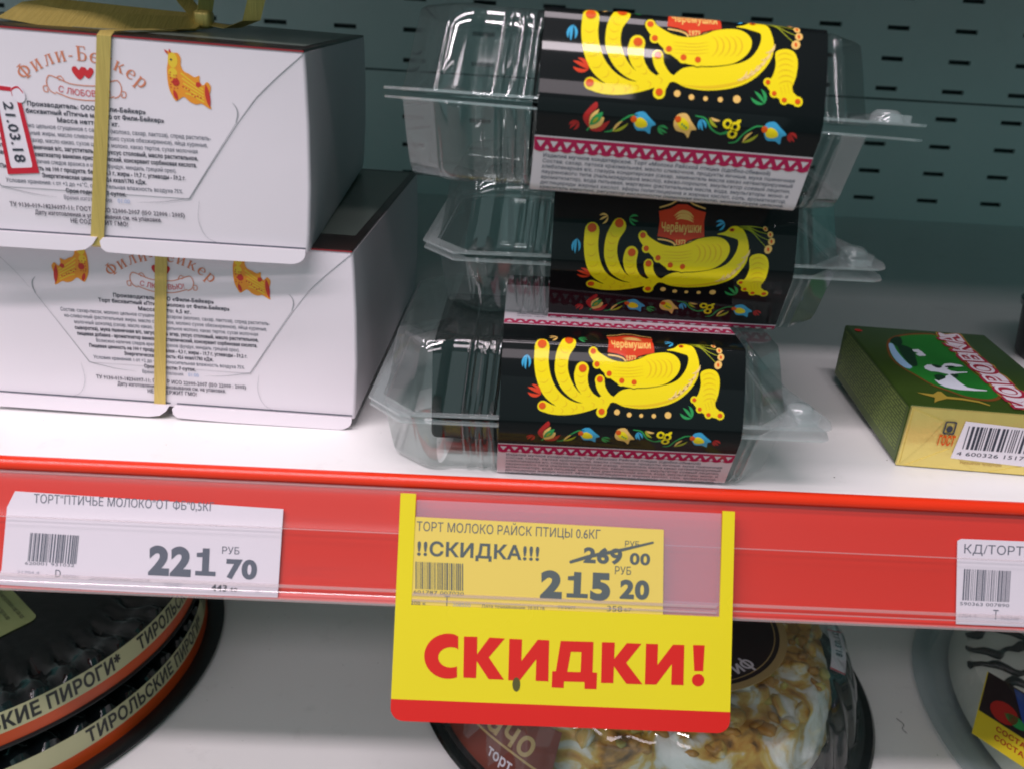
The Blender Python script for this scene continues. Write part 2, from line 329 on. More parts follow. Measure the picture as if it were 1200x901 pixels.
def prism(name, outer, inner, fn, h0, h1, m, parent=None, mats=None):
    """solid plate: polygon with holes, between heights h0 and h1 of the mapping"""
    polys = [ccw(outer)]+[ccw(p)[::-1] for p in inner]; v, t = fill(polys)
    n = len(v); V = [fn(x, y, h1) for x, y in v]+[fn(x, y, h0) for x, y in v]; F = [tuple(q) for q in t]+[tuple(n+i for i in q[::-1]) for q in t]
    for P in polys:
        k = len(V); V += [fn(x, y, h1) for x, y in P]+[fn(x, y, h0) for x, y in P]; q = len(P)
        F += [(k+i, k+q+i, k+q+(i+1) % q, k+(i+1) % q) for i in range(q)]
    return link(name, V, F, m, parent)
def barcode(art, x0, x1, y0, y1, m, layer=1, n=34, T=None, seed=3):
    rs = random.Random(seed); w = (x1-x0)/(n*2.05); x = x0
    while x < x1-w:
        b = w*rs.choice((0.8, 0.8, 1.6, 2.2)); art.poly([(x, y0), (min(x+b, x1), y0), (min(x+b, x1), y1), (x, y1)], m, layer, T); x += b+w*rs.choice((0.9, 0.9, 1.5, 2.0))
def extrude_profile(name, prof, x0, x1, m, parent=None, nx=1, closed=True, smooth=True, ang=35):
    xs = np.linspace(x0, x1, nx+1); n = len(prof); V = [(x, p[0], p[1]) for x in xs for p in prof]; F = []
    for i in range(nx):
        for j in range(n if closed else n-1): a = i*n+j; b = i*n+(j+1) % n; F.append((a, b, b+n, a+n))
    if closed: F += [tuple(range(n))[::-1], tuple(nx*n+j for j in range(n))]
    o = link(name, V, F, m, parent)
    if smooth: shade_auto(o, ang)
    return o
def lathe(name, prof, m, parent=None, n=96, a0=0, a1=2*math.pi, wave=None, center=(0, 0), ang=40):
    full = abs(a1-a0-2*math.pi) < 1e-6; k = n if full else n+1; V = []
    for i in range(k):
        a = a0+(a1-a0)*i/n
        for j, (r, z) in enumerate(prof):
            dr, dz = wave(a, j, r, z) if wave else (0, 0)
            V.append((center[0]+(r+dr)*math.cos(a), center[1]+(r+dr)*math.sin(a), z+dz))
    p = len(prof); F = [(i*p+j, ((i+1) % k)*p+j, ((i+1) % k)*p+j+1, i*p+j+1) for i in range(n) for j in range(p-1)]
    o = link(name, V, F, m, parent); shade_auto(o, ang); return o

# ------------------------------------------------------------------ the fixture
TILT = 0.362; CT, ST = math.cos(TILT), math.sin(TILT)
def railmap(off):
    return lambda x, s, h: (x, -s*ST-(off+h)*CT, -s*CT+(off+h)*ST)
PX0, PX1 = -620, 760
def shelf(z, name):
    prof = [(518, 0), (518, -22), (6, -22), (2.0, -3), (0.6, -1.0), (2.2, -0.15), (4, 0)]
    o = extrude_profile(name, [(y, q+z) for y, q in prof], PX0, PX1, M['shelf'], ang=60)
    return tag(o, kind='structure')
shelf(0, 'shelf'); shelf(-178, 'lower_shelf')
o = extrude_profile('unseen_upper_shelf', [(518, 236), (518, 214), (4, 214), (-2, 200), (-3, 236)], PX0, PX1, M['under']); tag(o, kind='structure')
fl = boxo('floor', -3000, 3000, -3500, 900, -620, -600, M['tile']); tag(fl, kind='structure')

# slotted back panels
def back_panel(name, z0, z1, rows):
    xs = [320-56.4*k for k in range(-7, 17)]; xs.sort(); hw, hh = 9.2, 1.7
    V = []; F = []
    def q(xa, xb, za, zb):
        n = len(V); V.extend([(xa, 518, za), (xb, 518, za), (xb, 518, zb), (xa, 518, zb)]); F.append((n, n+1, n+2, n+3))
    rows = sorted(rows); zc = z0
    for z in rows:
        q(PX0, PX1, zc, z-hh); xa = PX0
        for x in xs:
            q(xa, x-hw, z-hh, z+hh)
            n = len(V); V.extend([(x+sx*hw, y, z+sz*hh) for y in (518, 520.5) for sx, sz in ((-1, -1), (1, -1), (1, 1), (-1, 1))])
            F.extend([(n+i, n+(i+1) % 4, n+4+(i+1) % 4, n+4+i) for i in range(4)]); xa = x+hw
        q(xa, PX1, z-hh, z+hh); zc = z+hh
    q(PX0, PX1, zc, z1); o = link(name, V, F, M['panel']); return tag(o, kind='structure')
back_panel('upper_back_panel', 100.3, 236, [108.0, 131.3, 154.9, 178.0, 201])
back_panel('lower_back_panel', 0, 98.9, [17.5, 40.6, 63.3, 86.0])
back_panel('bottom_back_panel', -177, -22.5, [-160, -137, -114, -91, -68, -45])
o = boxo('panel_backing', PX0, PX1, 523, 530, -200, 240, M['dark']); tag(o, kind='structure')

# price rail
rail = empty('price_rail', (0, 0, 0), label='red plastic price rail with a clear cover along the front edge of the shelf', cat='price rail')
rm = railmap(0.0)
extrude_profile('rail_backing', [rm(0, s, h)[1:] for s, h in [(-0.2, -2.0), (-0.2, 0.2), (3.2, 0.2), (3.6, -0.5), (37.5, -0.5), (39, 0.3), (39.6, 0.3), (39.6, -2.0)]], PX0, PX1, M['rail'], rail, ang=20)
extrude_profile('rail_lip', [rm(0, s, h)[1:] for s, h in [(-0.9, -1.6), (-1.1, 0.4), (-0.4, 1.7), (0.9, 2.2), (2.2, 2.1), (2.9, 1.5), (2.9, 0.3), (-0.1, 0.3)]], PX0, PX1, M['lip'], rail, ang=80)
cov = [(3.0, 2.2), (4.2, 2.85), (9, 2.95), (16.5, 2.9), (16.9, 3.15), (17.3, 2.9), (33.8, 2.8), (36.2, 2.75), (38.3, 2.6), (39.1, 2.0), (39.6, 0.5)]
extrude_profile('rail_cover', [rm(0, s, h)[1:] for s, h in cov], PX0, PX1, M['cover'], rail, closed=False, ang=80)
for a, b, t in ((16.8, 17.15, 2.9), (34.2, 35.2, 2.75), (36.4, 36.8, 2.7), (38.6, 39.7, 1.9)):
    extrude_profile('cover_rib', [rm(0, s, h)[1:] for s, h in [(a, t-0.2), (a, t+0.18), ((a+b)/2, t+0.28), (b, t+0.18), (b, t-0.2)]], PX0, PX1, M['coverrib'], rail)

def sheet(name, P, fn, m, parent, th=0.15): return prism(name, P, [], fn, 0, th, m, parent)
# white tag, left; crop coordinates are turned into rail millimetres once, here
def tagT(P):
    a = P[:, 0]/1000; b = P[:, 1]/1000
    return np.stack([-147.973+75.377*a+2.878*b+0.459*a*b, 3.291-3.495*a+76.397*b+0.557*a*b], 1)
t1 = empty('price_tag', (-147, 0, -10), label='white price tag reading 221 70 at the left end of the rail', cat='price tag')
inv = lambda o, fn: (lambda x, s, h: tuple(np.array(fn(x, s, h))-np.array(o.location)/S))
T1 = inv(t1, railmap(0.5))
sheet('tag_paper', tagT(np.array([(8, 400), (30, 150), (62, 86), (1141, 158), (1118, 512), (560, 492), (-20, 460)])), T1, M['paper'], t1)
a = Art(); ro = R(2.7)
def tt(txt, x, y, size, m, fit=None, bold=0.0, **k):
    # x, y in crop pixels, text runs along the tag's own slant
    a.text(txt, x, y, size, m, 1, bold=bold, fit=fit, rot=ro, down=True, T=tagT, res=6 if size > 25 else 2, **k)
tt('ТОРТ"ПТИЧЬЕ МОЛОКО"ОТ ФБ"0,5КГ', 135, 132, 36, 'ink', fit=728)
tt('221', 598, 414, 110, 'ink', fit=278, bold=0.055); tt('70', 908, 430, 73, 'ink', fit=130, bold=0.05); tt('РУБ', 890, 336, 29, 'ink', fit=75)
tt('443', 850, 485, 27, 'ink2', fit=66, bold=0.03); tt('40', 922, 488, 17, 'ink2', fit=34, bold=0.03); tt('00', 1024, 492, 13, 'faint', fit=20)
tt('620001 931032', 100, 380, 13, 'ink', fit=200); tt('D', 220, 430, 32, 'ink', fit=26); tt('60001', 250, 432, 14, 'faint', fit=70); tt('21704 4', 70, 415, 12, 'faint', fit=90)
tt('Дата применения: 21.03.18', 360, 440, 14, 'faint', fit=240); tt('ПП/1077', 660, 464, 13, 'faint', fit=70)
barcode(a, 124, 318, 252, 366, 'ink', T=lambda P: tagT(np.stack([P[:, 0]-(P[:, 1]-252)*0.1, P[:, 1]+(P[:, 0]-124)*0.06], 1)))
a.build('tag_print', t1, lambda x, s, h: T1(x, s, h+0.15))
# white tag, right
t3 = empty('price_tag', (150, 0, -10), label='white price tag beginning with КД/ТОРТ at the right end of the rail', cat='price tag')
T3 = inv(t3, railmap(0.5))
sheet('tag_paper', [(149.7, 11.9), (151, 11.3), (236, 11.0), (236, 38.4), (150.8, 38.3)], T3, M['paper'], t3)
a = Art()
a.text('КД/ТОРТ БЕЗЕ КОКТЕЙЛЬ', 151.6, 15.7, 2.9, 'ink', 1, fit=57, down=True); barcode(a, 152.3, 167.3, 20.7, 30.6, 'ink', seed=9)
a.text('590363 007890', 151.5, 32.2, 1.1, 'ink', 1, fit=16, down=True); a.text('Т', 162.3, 36.2, 3.0, 'ink', 1, fit=2, down=True); a.text('1704 4', 151.2, 36.0, 1.1, 'faint', 1, fit=6, down=True); a.text('902300', 164.8, 36.2, 1.1, 'faint', 1, fit=6, down=True)
a.text('184', 185, 31, 8, 'ink', 1, bold=0.05, fit=20, down=True)
a.build('tag_print', t3, lambda x, s, h: T3(x, s, h+0.15))

# discount sign, a yellow frame with a clear pocket
sgn = empty('discount_sign', (26, -3, -10), label='yellow and red СКИДКИ! sign clipped to the rail below the stack of clear containers', cat='sign')
SG = inv(sgn, railmap(3.5))
def rr(x0, y0, x1, y1, r, corners=(1, 1, 1, 1)):
    P = []
    for (cx, cy, a0), on in zip(((x1-r, y0+r, -90), (x1-r, y1-r, 0), (x0+r, y1-r, 90), (x0+r, y0+r, 180)), corners):
        if on: P += [(cx+r*math.cos(R(a0+t)), cy+r*math.sin(R(a0+t))) for t in range(0, 91, 15)]
        else: P.append({-90: (x1, y0), 0: (x1, y1), 90: (x0, y1), 180: (x0, y0)}[a0])
    return np.array(P)
def sk(P):   # the plate widens a little to the bottom right and leans with the rail
    P = np.asarray(P, float); return np.stack([P[:, 0]+(P[:, 1]-5)/69*2.2*(P[:, 0]+25)/105, P[:, 1]], 1)
outer = sk(rr(-25.3, 4.2, 77.6, 74.3, 4, (0, 1, 1, 0))); win = sk(rr(-20.4, 3.0, 73.7, 38.2, 0.4))
outer = sk([(-25.3, 4.4), (-20.6, 4.4), (-20.5, 38.4), (73.6, 38.2), (73.8, 5.4), (77.6, 5.4)]+[tuple(p) for p in rr(-25.3, 4.2, 77.6, 74.3, 4, (0, 1, 1, 0)) if p[1] > 60])
def clip(P, s0, s1):
    P = [tuple(p) for p in P]
    def half(P, f, i):
        out = []
        for p, q in zip(P, P[1:]+P[:1]):
            a_, b_ = f(p), f(q)
            if a_ >= 0: out.append(p)
            if (a_ >= 0) != (b_ >= 0): t = a_/(a_-b_); out.append((p[0]+(q[0]-p[0])*t, p[1]+(q[1]-p[1])*t))
        return out
    return half(half(P, lambda p: p[1]-s0, 0), lambda p: s1-p[1], 0)
prism('sign_plate', clip(outer, 0, 67.6), [], SG, 0, 0.7, M['yellow'], sgn)
prism('red_strip', clip(outer, 67.6, 80), [], SG, 0, 0.7, M['signred'], sgn)
prism('pocket_film', sk(rr(-20.4, 6.2, 73.6, 38.2, 0.3)), [], SG, 0.05, 0.25, M['window'], sgn)
def signT(P):
    a_ = P[:, 0]/1000; b = P[:, 1]/1000
    return np.stack([-30.875+92.417*a_+4.307*b+0.693*a_*b, 2.751-3.305*a_+93.055*b-0.715*a_*b], 1)
# big letters, in the sign's crop coordinates
a = Art()
def arcpts(cx, cy, rx, ry, a0, a1, n=18): return [(cx+rx*math.cos(R(t)), cy+ry*math.sin(R(t))) for t in np.linspace(a0, a1, n)]
Cc = [(249, 490), (249, 535)]+arcpts(225, 560, 42, 34, -62, -298, 16)+[(245, 590), (245, 628)]+arcpts(216, 556, 79, 75, -292, -76, 26)[0:]
a.poly([Cc], 'signred', 1, signT)
a.poly([(268, 491), (312, 492), (311, 550), (352, 494), (403, 497), (350, 560), (400, 634), (349, 632), (310, 572), (308, 629), (266, 627)], 'signred', 1, signT)
a.poly([(418, 498), (460, 500), (458, 572), (512, 501), (550, 503), (547, 640), (505, 638), (507, 566), (452, 637), (414, 636)], 'signred', 1, signT)
a.holed([(588, 505), (697, 508), (694, 610), (709, 611), (707, 666), (667, 665), (667, 642), (599, 640), (598, 662), (558, 660), (560, 606), (572, 606)], [[(622, 541), (657, 542), (654, 609), (610, 608)]], 'signred', 1, signT)
a.poly([(725, 509), (768, 510), (766, 565), (808, 512), (857, 514), (806, 578), (860, 650), (806, 648), (765, 590), (763, 646), (722, 645)], 'signred', 1, signT)
a.poly([(872, 514), (912, 515), (910, 585), (962, 517), (1000, 518), (997, 653), (956, 652), (958, 582), (906, 651), (868, 650)], 'signred', 1, signT)
a.poly([(1029, 518), (1068, 519), (1063, 606), (1033, 605)], 'signred', 1, signT); a.poly([disc(1046, 636, 21, n=22)], 'signred', 1, signT)
a.build('discount_lettering', sgn, lambda x, s, h: SG(x, s, h+0.7))
a = Art(); a.poly([disc(441, 650, 13, 24, n=16)], 'olive', 2, signT); a.build('clip_slot', sgn, lambda x, s, h: SG(x, s, h+0.7))
for s0, s1 in ((34.6, 35.5), (36.6, 37.2)):
    prism('pocket_rib', [(-20.3, s0), (73.5, s0), (73.5, s1), (-20.3, s1)], [], SG, 0.60, 0.95, M['coverrib'], sgn)
# the yellow price slip in the pocket
t2 = empty('price_tag', (-20, -3, -14), label='yellow price slip with 269 00 struck out and 215 20 inside the discount sign', cat='price tag')
T2 = inv(t2, railmap(3.85))
sheet('tag_paper', signT(np.array([(108, 97), (932, 133), (929, 417), (90, 386)])), T2, M['tagyellow'], t2)
a = Art()
def t_(txt, x, y, size, m='signink', fit=None, bold=0.0, **k): a.text(txt, x, y, size, m, 1, bold=bold, fit=fit, rot=R(2.2), down=True, T=signT, res=6 if size > 25 else 2, **k)
t_('ТОРТ МОЛОКО РАЙСК ПТИЦЫ 0.6КГ', 110, 142, 31, 'ink', fit=612); t_('!!СКИДКА!!!', 110, 222, 46, fit=412, bold=0.028)
t_('269', 664, 242, 50, fit=132, bold=0.04); t_('00', 818, 248, 38, fit=70, bold=0.035); t_('РУБ', 800, 190, 20, fit=52)
t_('215', 522, 357, 86, fit=240, bold=0.055); t_('20', 786, 360, 60, fit=100, bold=0.05); t_('РУБ', 766, 282, 27, fit=58)
a.poly(stroke([(622, 242), (690, 222), (760, 208), (830, 192), (895, 176)], [5, 6, 5.5, 4.5, 3.5]), 'signink', 2, signT)
barcode(a, 108, 272, 244, 334, 'signink', T=lambda P: signT(np.stack([P[:, 0], P[:, 1]+(P[:, 0]-108)*0.04], 1)), seed=5)
t_('601787 007020', 100, 350, 13, 'ink', fit=168); t_('Т', 201, 390, 34, 'ink', fit=20); t_('200 к', 92, 386, 12, 'ink', fit=50); t_('208500', 230, 392, 13, 'faint', fit=60)
t_('Дата применения: 20.03.18', 325, 396, 12, 'ink', fit=210); t_('ПП/077', 580, 398, 11, 'ink', fit=58); t_('358', 740, 406, 20, fit=54); t_('67', 798, 406, 13, fit=26)
a.build('tag_print', t2, lambda x, s, h: T2(x, s, h+0.15))

# ------------------------------------------------------------------ white cake boxes
def box_art():
    """print and creases of the front, x from the middle of the face, z from its bottom"""
    A = {}
    a = Art()
    # arched serif lettering built from thick and thin strokes
    def serif(ch):
        B = lambda x0, y0, x1, y1: [(x0, y0), (x1, y0), (x1, y1), (x0, y1)]
        q = []
        if ch == 'Ф': q = [B(.42, 0, .56, 1), B(.3, 0, .68, .05), B(.3, .95, .68, 1)]; w = 1.0
        if ch in 'ин': 
            q = [B(.05, 0, .19, .7), B(.47, 0, .61, .7), B(0, 0, .25, .05), B(0, .65, .25, .7), B(.41, 0, .67, .05), B(.41, .65, .67, .7), [(.19, .1), (.47, .54), (.47, .62), (.19, .18)]]; w = .74
        if ch == 'й': q = serif('и')[0]+stroke([(.22, .9), (.33, .8), (.45, .9)], .04); w = .74
        if ch == 'л': q = [B(.5, 0, .64, .7), B(.44, 0, .7, .05), [(.26, .65), (.70, .65), (.70, .7), (.26, .7)], [(.3, .66), (.38, .66), (.2, .05), (.12, .0)], B(0, 0, .18, .06)]; w = .78
        if ch == '-': q = [B(0, .28, .28, .36)]; w = .4
        if ch == 'Б': q = [B(.08, 0, .24, 1), B(0, 0, .3, .05), B(0, .95, .62, 1), [(.58, .78), (.62, .78), (.62, .96), (.54, .96)]]+stroke([(.22, .56), (.45, .55), (.6, .45), (.62, .28), (.55, .1), (.4, .03), (.22, .03)], [.03, .03, .05, .075, .05, .03, .03]); w = .76
        if ch == 'е': q = stroke([(.08, .38), (.5, .38), (.5, .5), (.4, .64), (.25, .66), (.1, .52), (.05, .33), (.1, .12), (.27, .03), (.42, .07), (.52, .16)], [.025, .025, .05, .04, .03, .06, .075, .06, .04, .025, .02]); w = .62
        if ch == 'к': q = [B(.06, 0, .2, .7), B(0, 0, .26, .05), B(0, .65, .26, .7), [(.2, .3), (.25, .3), (.6, .66), (.52, .7)], [(.26, .42), (.36, .44), (.66, .02), (.5, .0)], B(.45, 0, .72, .05)]; w = .76
        if ch == 'р': q = [B(.06, -.3, .2, .68), B(0, -.3, .27, -.25), B(0, .63, .2, .68)]+stroke([(.18, .56), (.34, .66), (.52, .58), (.58, .35), (.5, .1), (.34, .03), (.18, .12)], [.03, .035, .06, .075, .06, .03, .025]); w = .68
        return [np.array(p, float) for p in q], w
    txt = 'Фили-Бейкер'; Lr = 23.0; k = 3.9; tot = sum(serif(c)[1] for c in txt)+0.1*len(txt); pos = -tot/2
    for ch in txt:
        q, w = serif(ch); cx = (pos+w/2)*k*1.02; an = cx/Lr*1.02; out = []
        for P in q:
            lx = (P[:, 0]-w/2)*k; ly = P[:, 1]*k; X = math.sin(an)*(Lr+ly)+lx*math.cos(an); Y = math.cos(an)*(Lr+ly)-Lr-lx*math.sin(an); out.append(np.stack([X, Y+51.2], 1))
        a.poly(out, 'orange', 1)
        if ch == 'Ф':
            ring = lambda rx, ry: np.stack([(lambda lx, ly: math.sin(an)*(Lr+ly)+lx*math.cos(an))((p[0]-w/2)*k, p[1]*k) for p in disc(.49, .5, rx, ry, 24)]), 
            def rg(rx, ry): 
                o_ = []
                for p in disc(.49, .5, rx, ry, 26): lx = (p[0]-w/2)*k; ly = p[1]*k; o_.append((math.sin(an)*(Lr+ly)+lx*math.cos(an), math.cos(an)*(Lr+ly)-Lr-lx*math.sin(an)+51.2))
                return o_
            a.holed(rg(.46, .36), [rg(.30, .30)], 'orange', 2)
        pos += w+0.1
    A['brand_lettering'] = a
    a = Art()
    def heart(x, y, r): return smooth_loop([(x, y-r), (x-r*.95, y+r*.05), (x-r*.9, y+r*.7), (x-r*.4, y+r*.85), (x, y+r*.4), (x+r*.4, y+r*.85), (x+r*.9, y+r*.7), (x+r*.95, y+r*.05)], 4)
    a.poly([heart(-1.0, 48.0, 1.9), heart(1.4, 48.2, 1.6)], 'heart', 1)
    for dx in (-1, 1):
        a.poly(stroke([(0, 40.6), (dx*4, 40.9), (dx*8, 42.2)], .13), 'orange', 1); a.poly(stroke([(0, 44.6), (dx*4, 44.9), (dx*8.6, 46.6), (dx*9.8, 46.2), (dx*10.3, 44.5), (dx*9.6, 42.6), (dx*8.2, 41.8)], .13), 'orange', 1)
        a.poly(stroke([(dx*10.2, 43.8), (dx*11.3, 43.6), (dx*11.2, 42.3), (dx*10.2, 42.2), (dx*10.3, 43)], .12), 'orange', 1); a.poly(stroke([(dx*5.4, 45.6), (dx*6.2, 46.7), (dx*7.2, 46.3), (dx*6.6, 45.6)], .12), 'orange', 1)
    a.text('С ЛЮБОВЬЮ!', 0, 41.7, 1.75, 'heart', 1, align='C', fit=15, arc=-34)
    A['emblem_print'] = a
    a = Art()
    L = [('Производитель: ООО «Фили-Бейкер»', 33, 1), ('Торт бисквитный «Птичье молоко от Фили-Бейкер»', 43, 1), ('Масса нетто: 0,5 кг.', 17.5, 1),
         ('Состав: сахар-песок, молоко цельное сгущенное с сахаром (молоко, сахар, лактоза), спред раститель-', 69, 0), ('но-сливочный (растительные жиры, масло сливочное, молоко сухое обезжиренное), яйца куриные,', 67, 0),
         ('молочный шоколад (сахар, масло какао, сухое цельное молоко, какао тертое, сухая молочная', 61, 0), ('сыворотка), мука пшеничная в/с, загуститель агар, уксус столовый, масло растительное,', 61, 1),
         ('пищевая добавка - ароматизатор ванилин кристаллический, консервант сорбиновая кислота.', 60, 1), ('Возможно наличие следов арахиса и орехов (фундук, миндаль, грецкий орех).', 48, 0),
         ('Пищевая ценность на 100 г продукта: белки - 4,3 г, жиры - 19,7 г, углеводы - 59,2 г.', 53, 1), ('Энергетическая ценность: 426 ккал/1783 кДж.', 30, 1),
         ('Условия хранения: t от +2 до +6°С, относительная влажность воздуха 75%.', 51, 0), ('Срок годности: 7 суток.', 17.5, 1), ('Время изготовления', 14, 0)]
    for i, (t, w, b) in enumerate(L):
        a.text(t, -2.6 if i == 13 else 0, 38.0-i*2.02, 1.28, 'ink2' if b else 'ink', 1, align='C', fit=w, bold=0.028 if b else 0.006, res=1)
    a.text('01:00', 6.0, 11.7, 1.3, 'inkblue', 1, fit=3.6)
    for i, (t, w) in enumerate([('ТУ 9130-019-18236097-11; ГОСТ Р ИСО 22000-2007 (ISO 22000 : 2005)', 51), ('Дату изготовления и упаковывания см. на упаковке.', 37), ('НЕ СОДЕРЖИТ ГМО!', 17)]):
        a.text(t, 0, 8.6-i*1.95, 1.35, 'ink2', 1, align='C', fit=w, bold=0.02, res=1)
    A['ingredients_print'] = a
    a = Art(); O = [(75, 270), (62, 258), (78, 262), (100, 268), (120, 268), (132, 290), (130, 320), (142, 345), (165, 355), (190, 368), (212, 360), (212, 385), (226, 402), (245, 385), (262, 405), (255, 440), (250, 470), (258, 505), (240, 500), (215, 485), (190, 490), (160, 480), (135, 460), (110, 475), (95, 480), (80, 455), (70, 430), (65, 390), (66, 340), (72, 310)]
    for sg in (1, -1):
        a = Art()
        T = lambda P, sg=sg: np.stack([sg*(28.5+(P[:, 0]-150)/16.4), 48.5-(P[:, 1]-380)/16.4], 1)
        a.poly([smooth_loop(O, 3)], 'fire1', 1, T)
        a.poly([disc(95, 300, 22, 34)], 'fire2', 2, T); a.poly([disc(92, 355, 20, 22)], 'fire2', 2, T); a.poly([disc(103, 397, 17)], 'fire3', 3, T); a.poly([disc(205, 400, 12)], 'fire3', 3, T)
        a.poly([leaf(238, 395, 252, 500, 11)[0], leaf(90, 430, 105, 478, 9)[0]], 'fire3', 3, T)
        for i in range(5): a.poly(stroke([(130+i*4, 355+i*22), (170, 385+i*16), (225, 420+i*14)], 3.2), 'fire2', 2, T)
        for i in range(16): a.poly([disc(78+14*(i % 3)+rng.rand()*6, 420-14*(i//3)+rng.rand()*5, 3.4, n=8)], 'fire3', 3, T)
        for i in range(7): a.poly([disc(135+i*13, 400+i*9+rng.rand()*20, 4.0, n=8)], 'fire3', 3, T)
        a.poly([leaf(75, 275, 60, 255, 4)[0], leaf(88, 270, 82, 252, 4)[0]], 'sticker', 3, T); a.poly([disc(88, 298, 5, n=8)], 'ink2', 4, T)
        A['firebird_print' if sg > 0 else 'firebird_print '] = a
    return A
BOXART = box_art()
DEP = 162
def make_box(proto=None, **k):
    root = empty('cake_box', **k)
    W = 124.0; xl = -W; H = 58.6
    # body: local x is 0 at the right edge of the front; the front face is y = 0
    bm = bmesh.new()
    r = 1.2; N = 6
    def ring(z, gr):  # plan outline with rounded corners, side walls bowed out a little at mid height
        P = []
        for cx, cy, a0 in ((-r+gr, r, -90), (-r+gr, DEP-r, 0), (xl+r-gr, DEP-r, 90), (xl+r-gr, r, 180)):
            P += [(cx+r*math.cos(R(a0+t)), cy+r*math.sin(R(a0+t)), z) for t in range(0, 91, 18)]
        return P
    rings = [ring(z, g) for z, g in ((0, 0.2), (6, 0.7), (20, 1.2), (38, 1.0), (52, .4), (H-0.4, 0))]
    V = [p for q in rings for p in q]; n = len(rings[0]); F = [(i*n+j, i*n+(j+1) % n, (i+1)*n+(j+1) % n, (i+1)*n+j) for i in range(len(rings)-1) for j in range(n)]
    F += [tuple(range(n))[::-1], tuple((len(rings)-1)*n+j for j in range(n))]
    # the front stays flat
    V = [(x, y, z) for x, y, z in V]
    o = link('box_body', V, F, M['white'], root); shade_auto(o, 50)
    fm = lambda x, z, h: (x-62, -h, z)
    tr = []
    prism('lid_panel', rr(xl+0.2, -0.2, -0.2, DEP, 0.6), [], lambda x, y, h: (x, y, H-0.35+h), 0, 0.75, M['brown'], root)
    prism('lid_panel', rr(xl+3, 20, -3, DEP-6, 0.6), [], lambda x, y, h: (x, y, H+0.4+h), 0.0, 0.12, M['cream'], root)
    boxo('lid_edge_line', xl+0.2, -0.3, -0.35, 0.35, H-0.35, H+0.10, M['darkred'], root)
    # tucked centre flap and its creases
    fl_ = [(-61.3, H-1), (-54, 51), (-48, 45), (-43, 38.4), (-27, 14.4), (27, 14.4), (43, 38.4), (48, 45), (54, 51), (61.3, H-1)]
    prism('tuck_flap', fl_, [], fm, 0.0, 0.22, M['white'], root)
    for sg in (-1, 1):
        a = Art()
        a.poly(stroke([(sg*41.2, 43.0), (sg*42.3, 41.5), (sg*42.5, 39.6), (sg*41.9, 37.6)], [.06, .15, .20, .10]), 'crease_shade', 1)
        a.poly(stroke([(sg*42.2, 37.8), (sg*34.5, 26.0), (sg*27.2, 14.6)], [.06, .08, .12]), 'crease_shade', 1); a.poly(stroke([(sg*27.2, 14.5), (sg*19, 12.9), (sg*11.5, 12.2)], [.12, .08, .02]), 'crease_shade', 1)
        a.poly(stroke([(sg*61.3, H-1), (sg*54, 51.0), (sg*48, 45.0), (sg*43.5, 39.2)], [.05, .05, .04, .02]), 'crease_shade', 1)
        a.poly(stroke([(sg*30.0, 14.0), (sg*29.4, 8.0), (sg*31.5, 3.0), (sg*36, .9)], [.03, .05, .05, .03]), 'crease_shade', 1)
        a.build('crease_shade_lines', root, lambda x, z, h: fm(x, z, h+0.28))  # shade of creases and flap gaps, painted as thin grey strokes
    # lower lip, two tongues either side of the ribbon notch
    lip = lambda x, q, h: (x-62, -0.9-q*0.10-h*0.99, 1.0-q*0.93+h*0.05)
    c = 1.0 + k.get('notch', 0) if False else 0
    prism('bottom_lip', [(1.0, 0), (61.5, 0)]+[(61.5-4.6+4.6*math.cos(t), 1.2+3.6*math.sin(t)) for t in np.linspace(0, math.pi/2, 7)]+[(20, 5.0), (8, 4.8), (1.8, 4.6), (0.3, 3.4), (0.0, 1.2)], [], lip, 0, 0.7, M['white'], root)
    prism('bottom_lip', [(-62, 0), (-0.8, 0), (-2.2, 2.4), (-4.4, 4.2), (-8, 4.9), (-62, 4.8)], [], lip, 0, 0.7, M['white'], root)
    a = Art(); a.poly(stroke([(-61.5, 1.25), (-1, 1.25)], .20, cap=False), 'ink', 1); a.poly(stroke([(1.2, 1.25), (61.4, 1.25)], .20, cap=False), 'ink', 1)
    a.build('lip_fold_shade', root, fm)  # dark stroke painted for the fold edge and the shade in its gap
    for nm, ar in BOXART.items():
        fnp = lambda x, z, h: fm(x, z, h+0.28)
        ar.build(nm.strip(), root, fnp)
    return root
lower = make_box(label='white cake box with a gold ribbon lying on the shelf under another box', cat='cake box', group='white cake boxes tied with gold ribbon')
lower.matrix_world = pose_matrix((-45.8, 33.4, 3.6), -0.029, 0.012, 0.011)
upper = lower.copy(); COL.objects.link(upper); tag(upper, label='white cake box with a red date sticker and ribbon bow, on top of another box')
for ch in list(lower.children):
    c = ch.copy(); COL.objects.link(c); c.parent = upper; c.matrix_parent_inverse = Matrix()
upper.matrix_world = pose_matrix((-58.3, 27.2, 62.4), 0.05, 0.027, 0.023)

def ribbon(name, path, w, m, root, wdir=(1, 0, 0), th=0.12, widths=None, side=None):
    """flat ribbon along a 3D path; the width runs along wdir (one vector, or one per point)"""
    P = np.asarray(path, float); V = []; F = []; n = len(P)
    wd = [np.array(wdir, float)]*n if np.ndim(wdir) == 1 else [np.array(q, float) for q in wdir]
    T = np.gradient(P, axis=0)
    for i in range(n):
        W = wd[i]/np.linalg.norm(wd[i]); N = np.cross(W, T[i]); N /= max(np.linalg.norm(N), 1e-9); hw = (w if widths is None else widths[i])/2
        V += [P[i]-W*hw, P[i]+W*hw, P[i]+W*hw-N*th, P[i]-W*hw-N*th]
    for i in range(n-1): F += [(i*4+j, i*4+(j+1) % 4, i*4+4+(j+1) % 4, i*4+4+j) for j in range(4)]
    F += [(3, 2, 1, 0), tuple((n-1)*4+j for j in range(4))]
    o = link(name, V, F, m, root); shade_auto(o, 50); return o
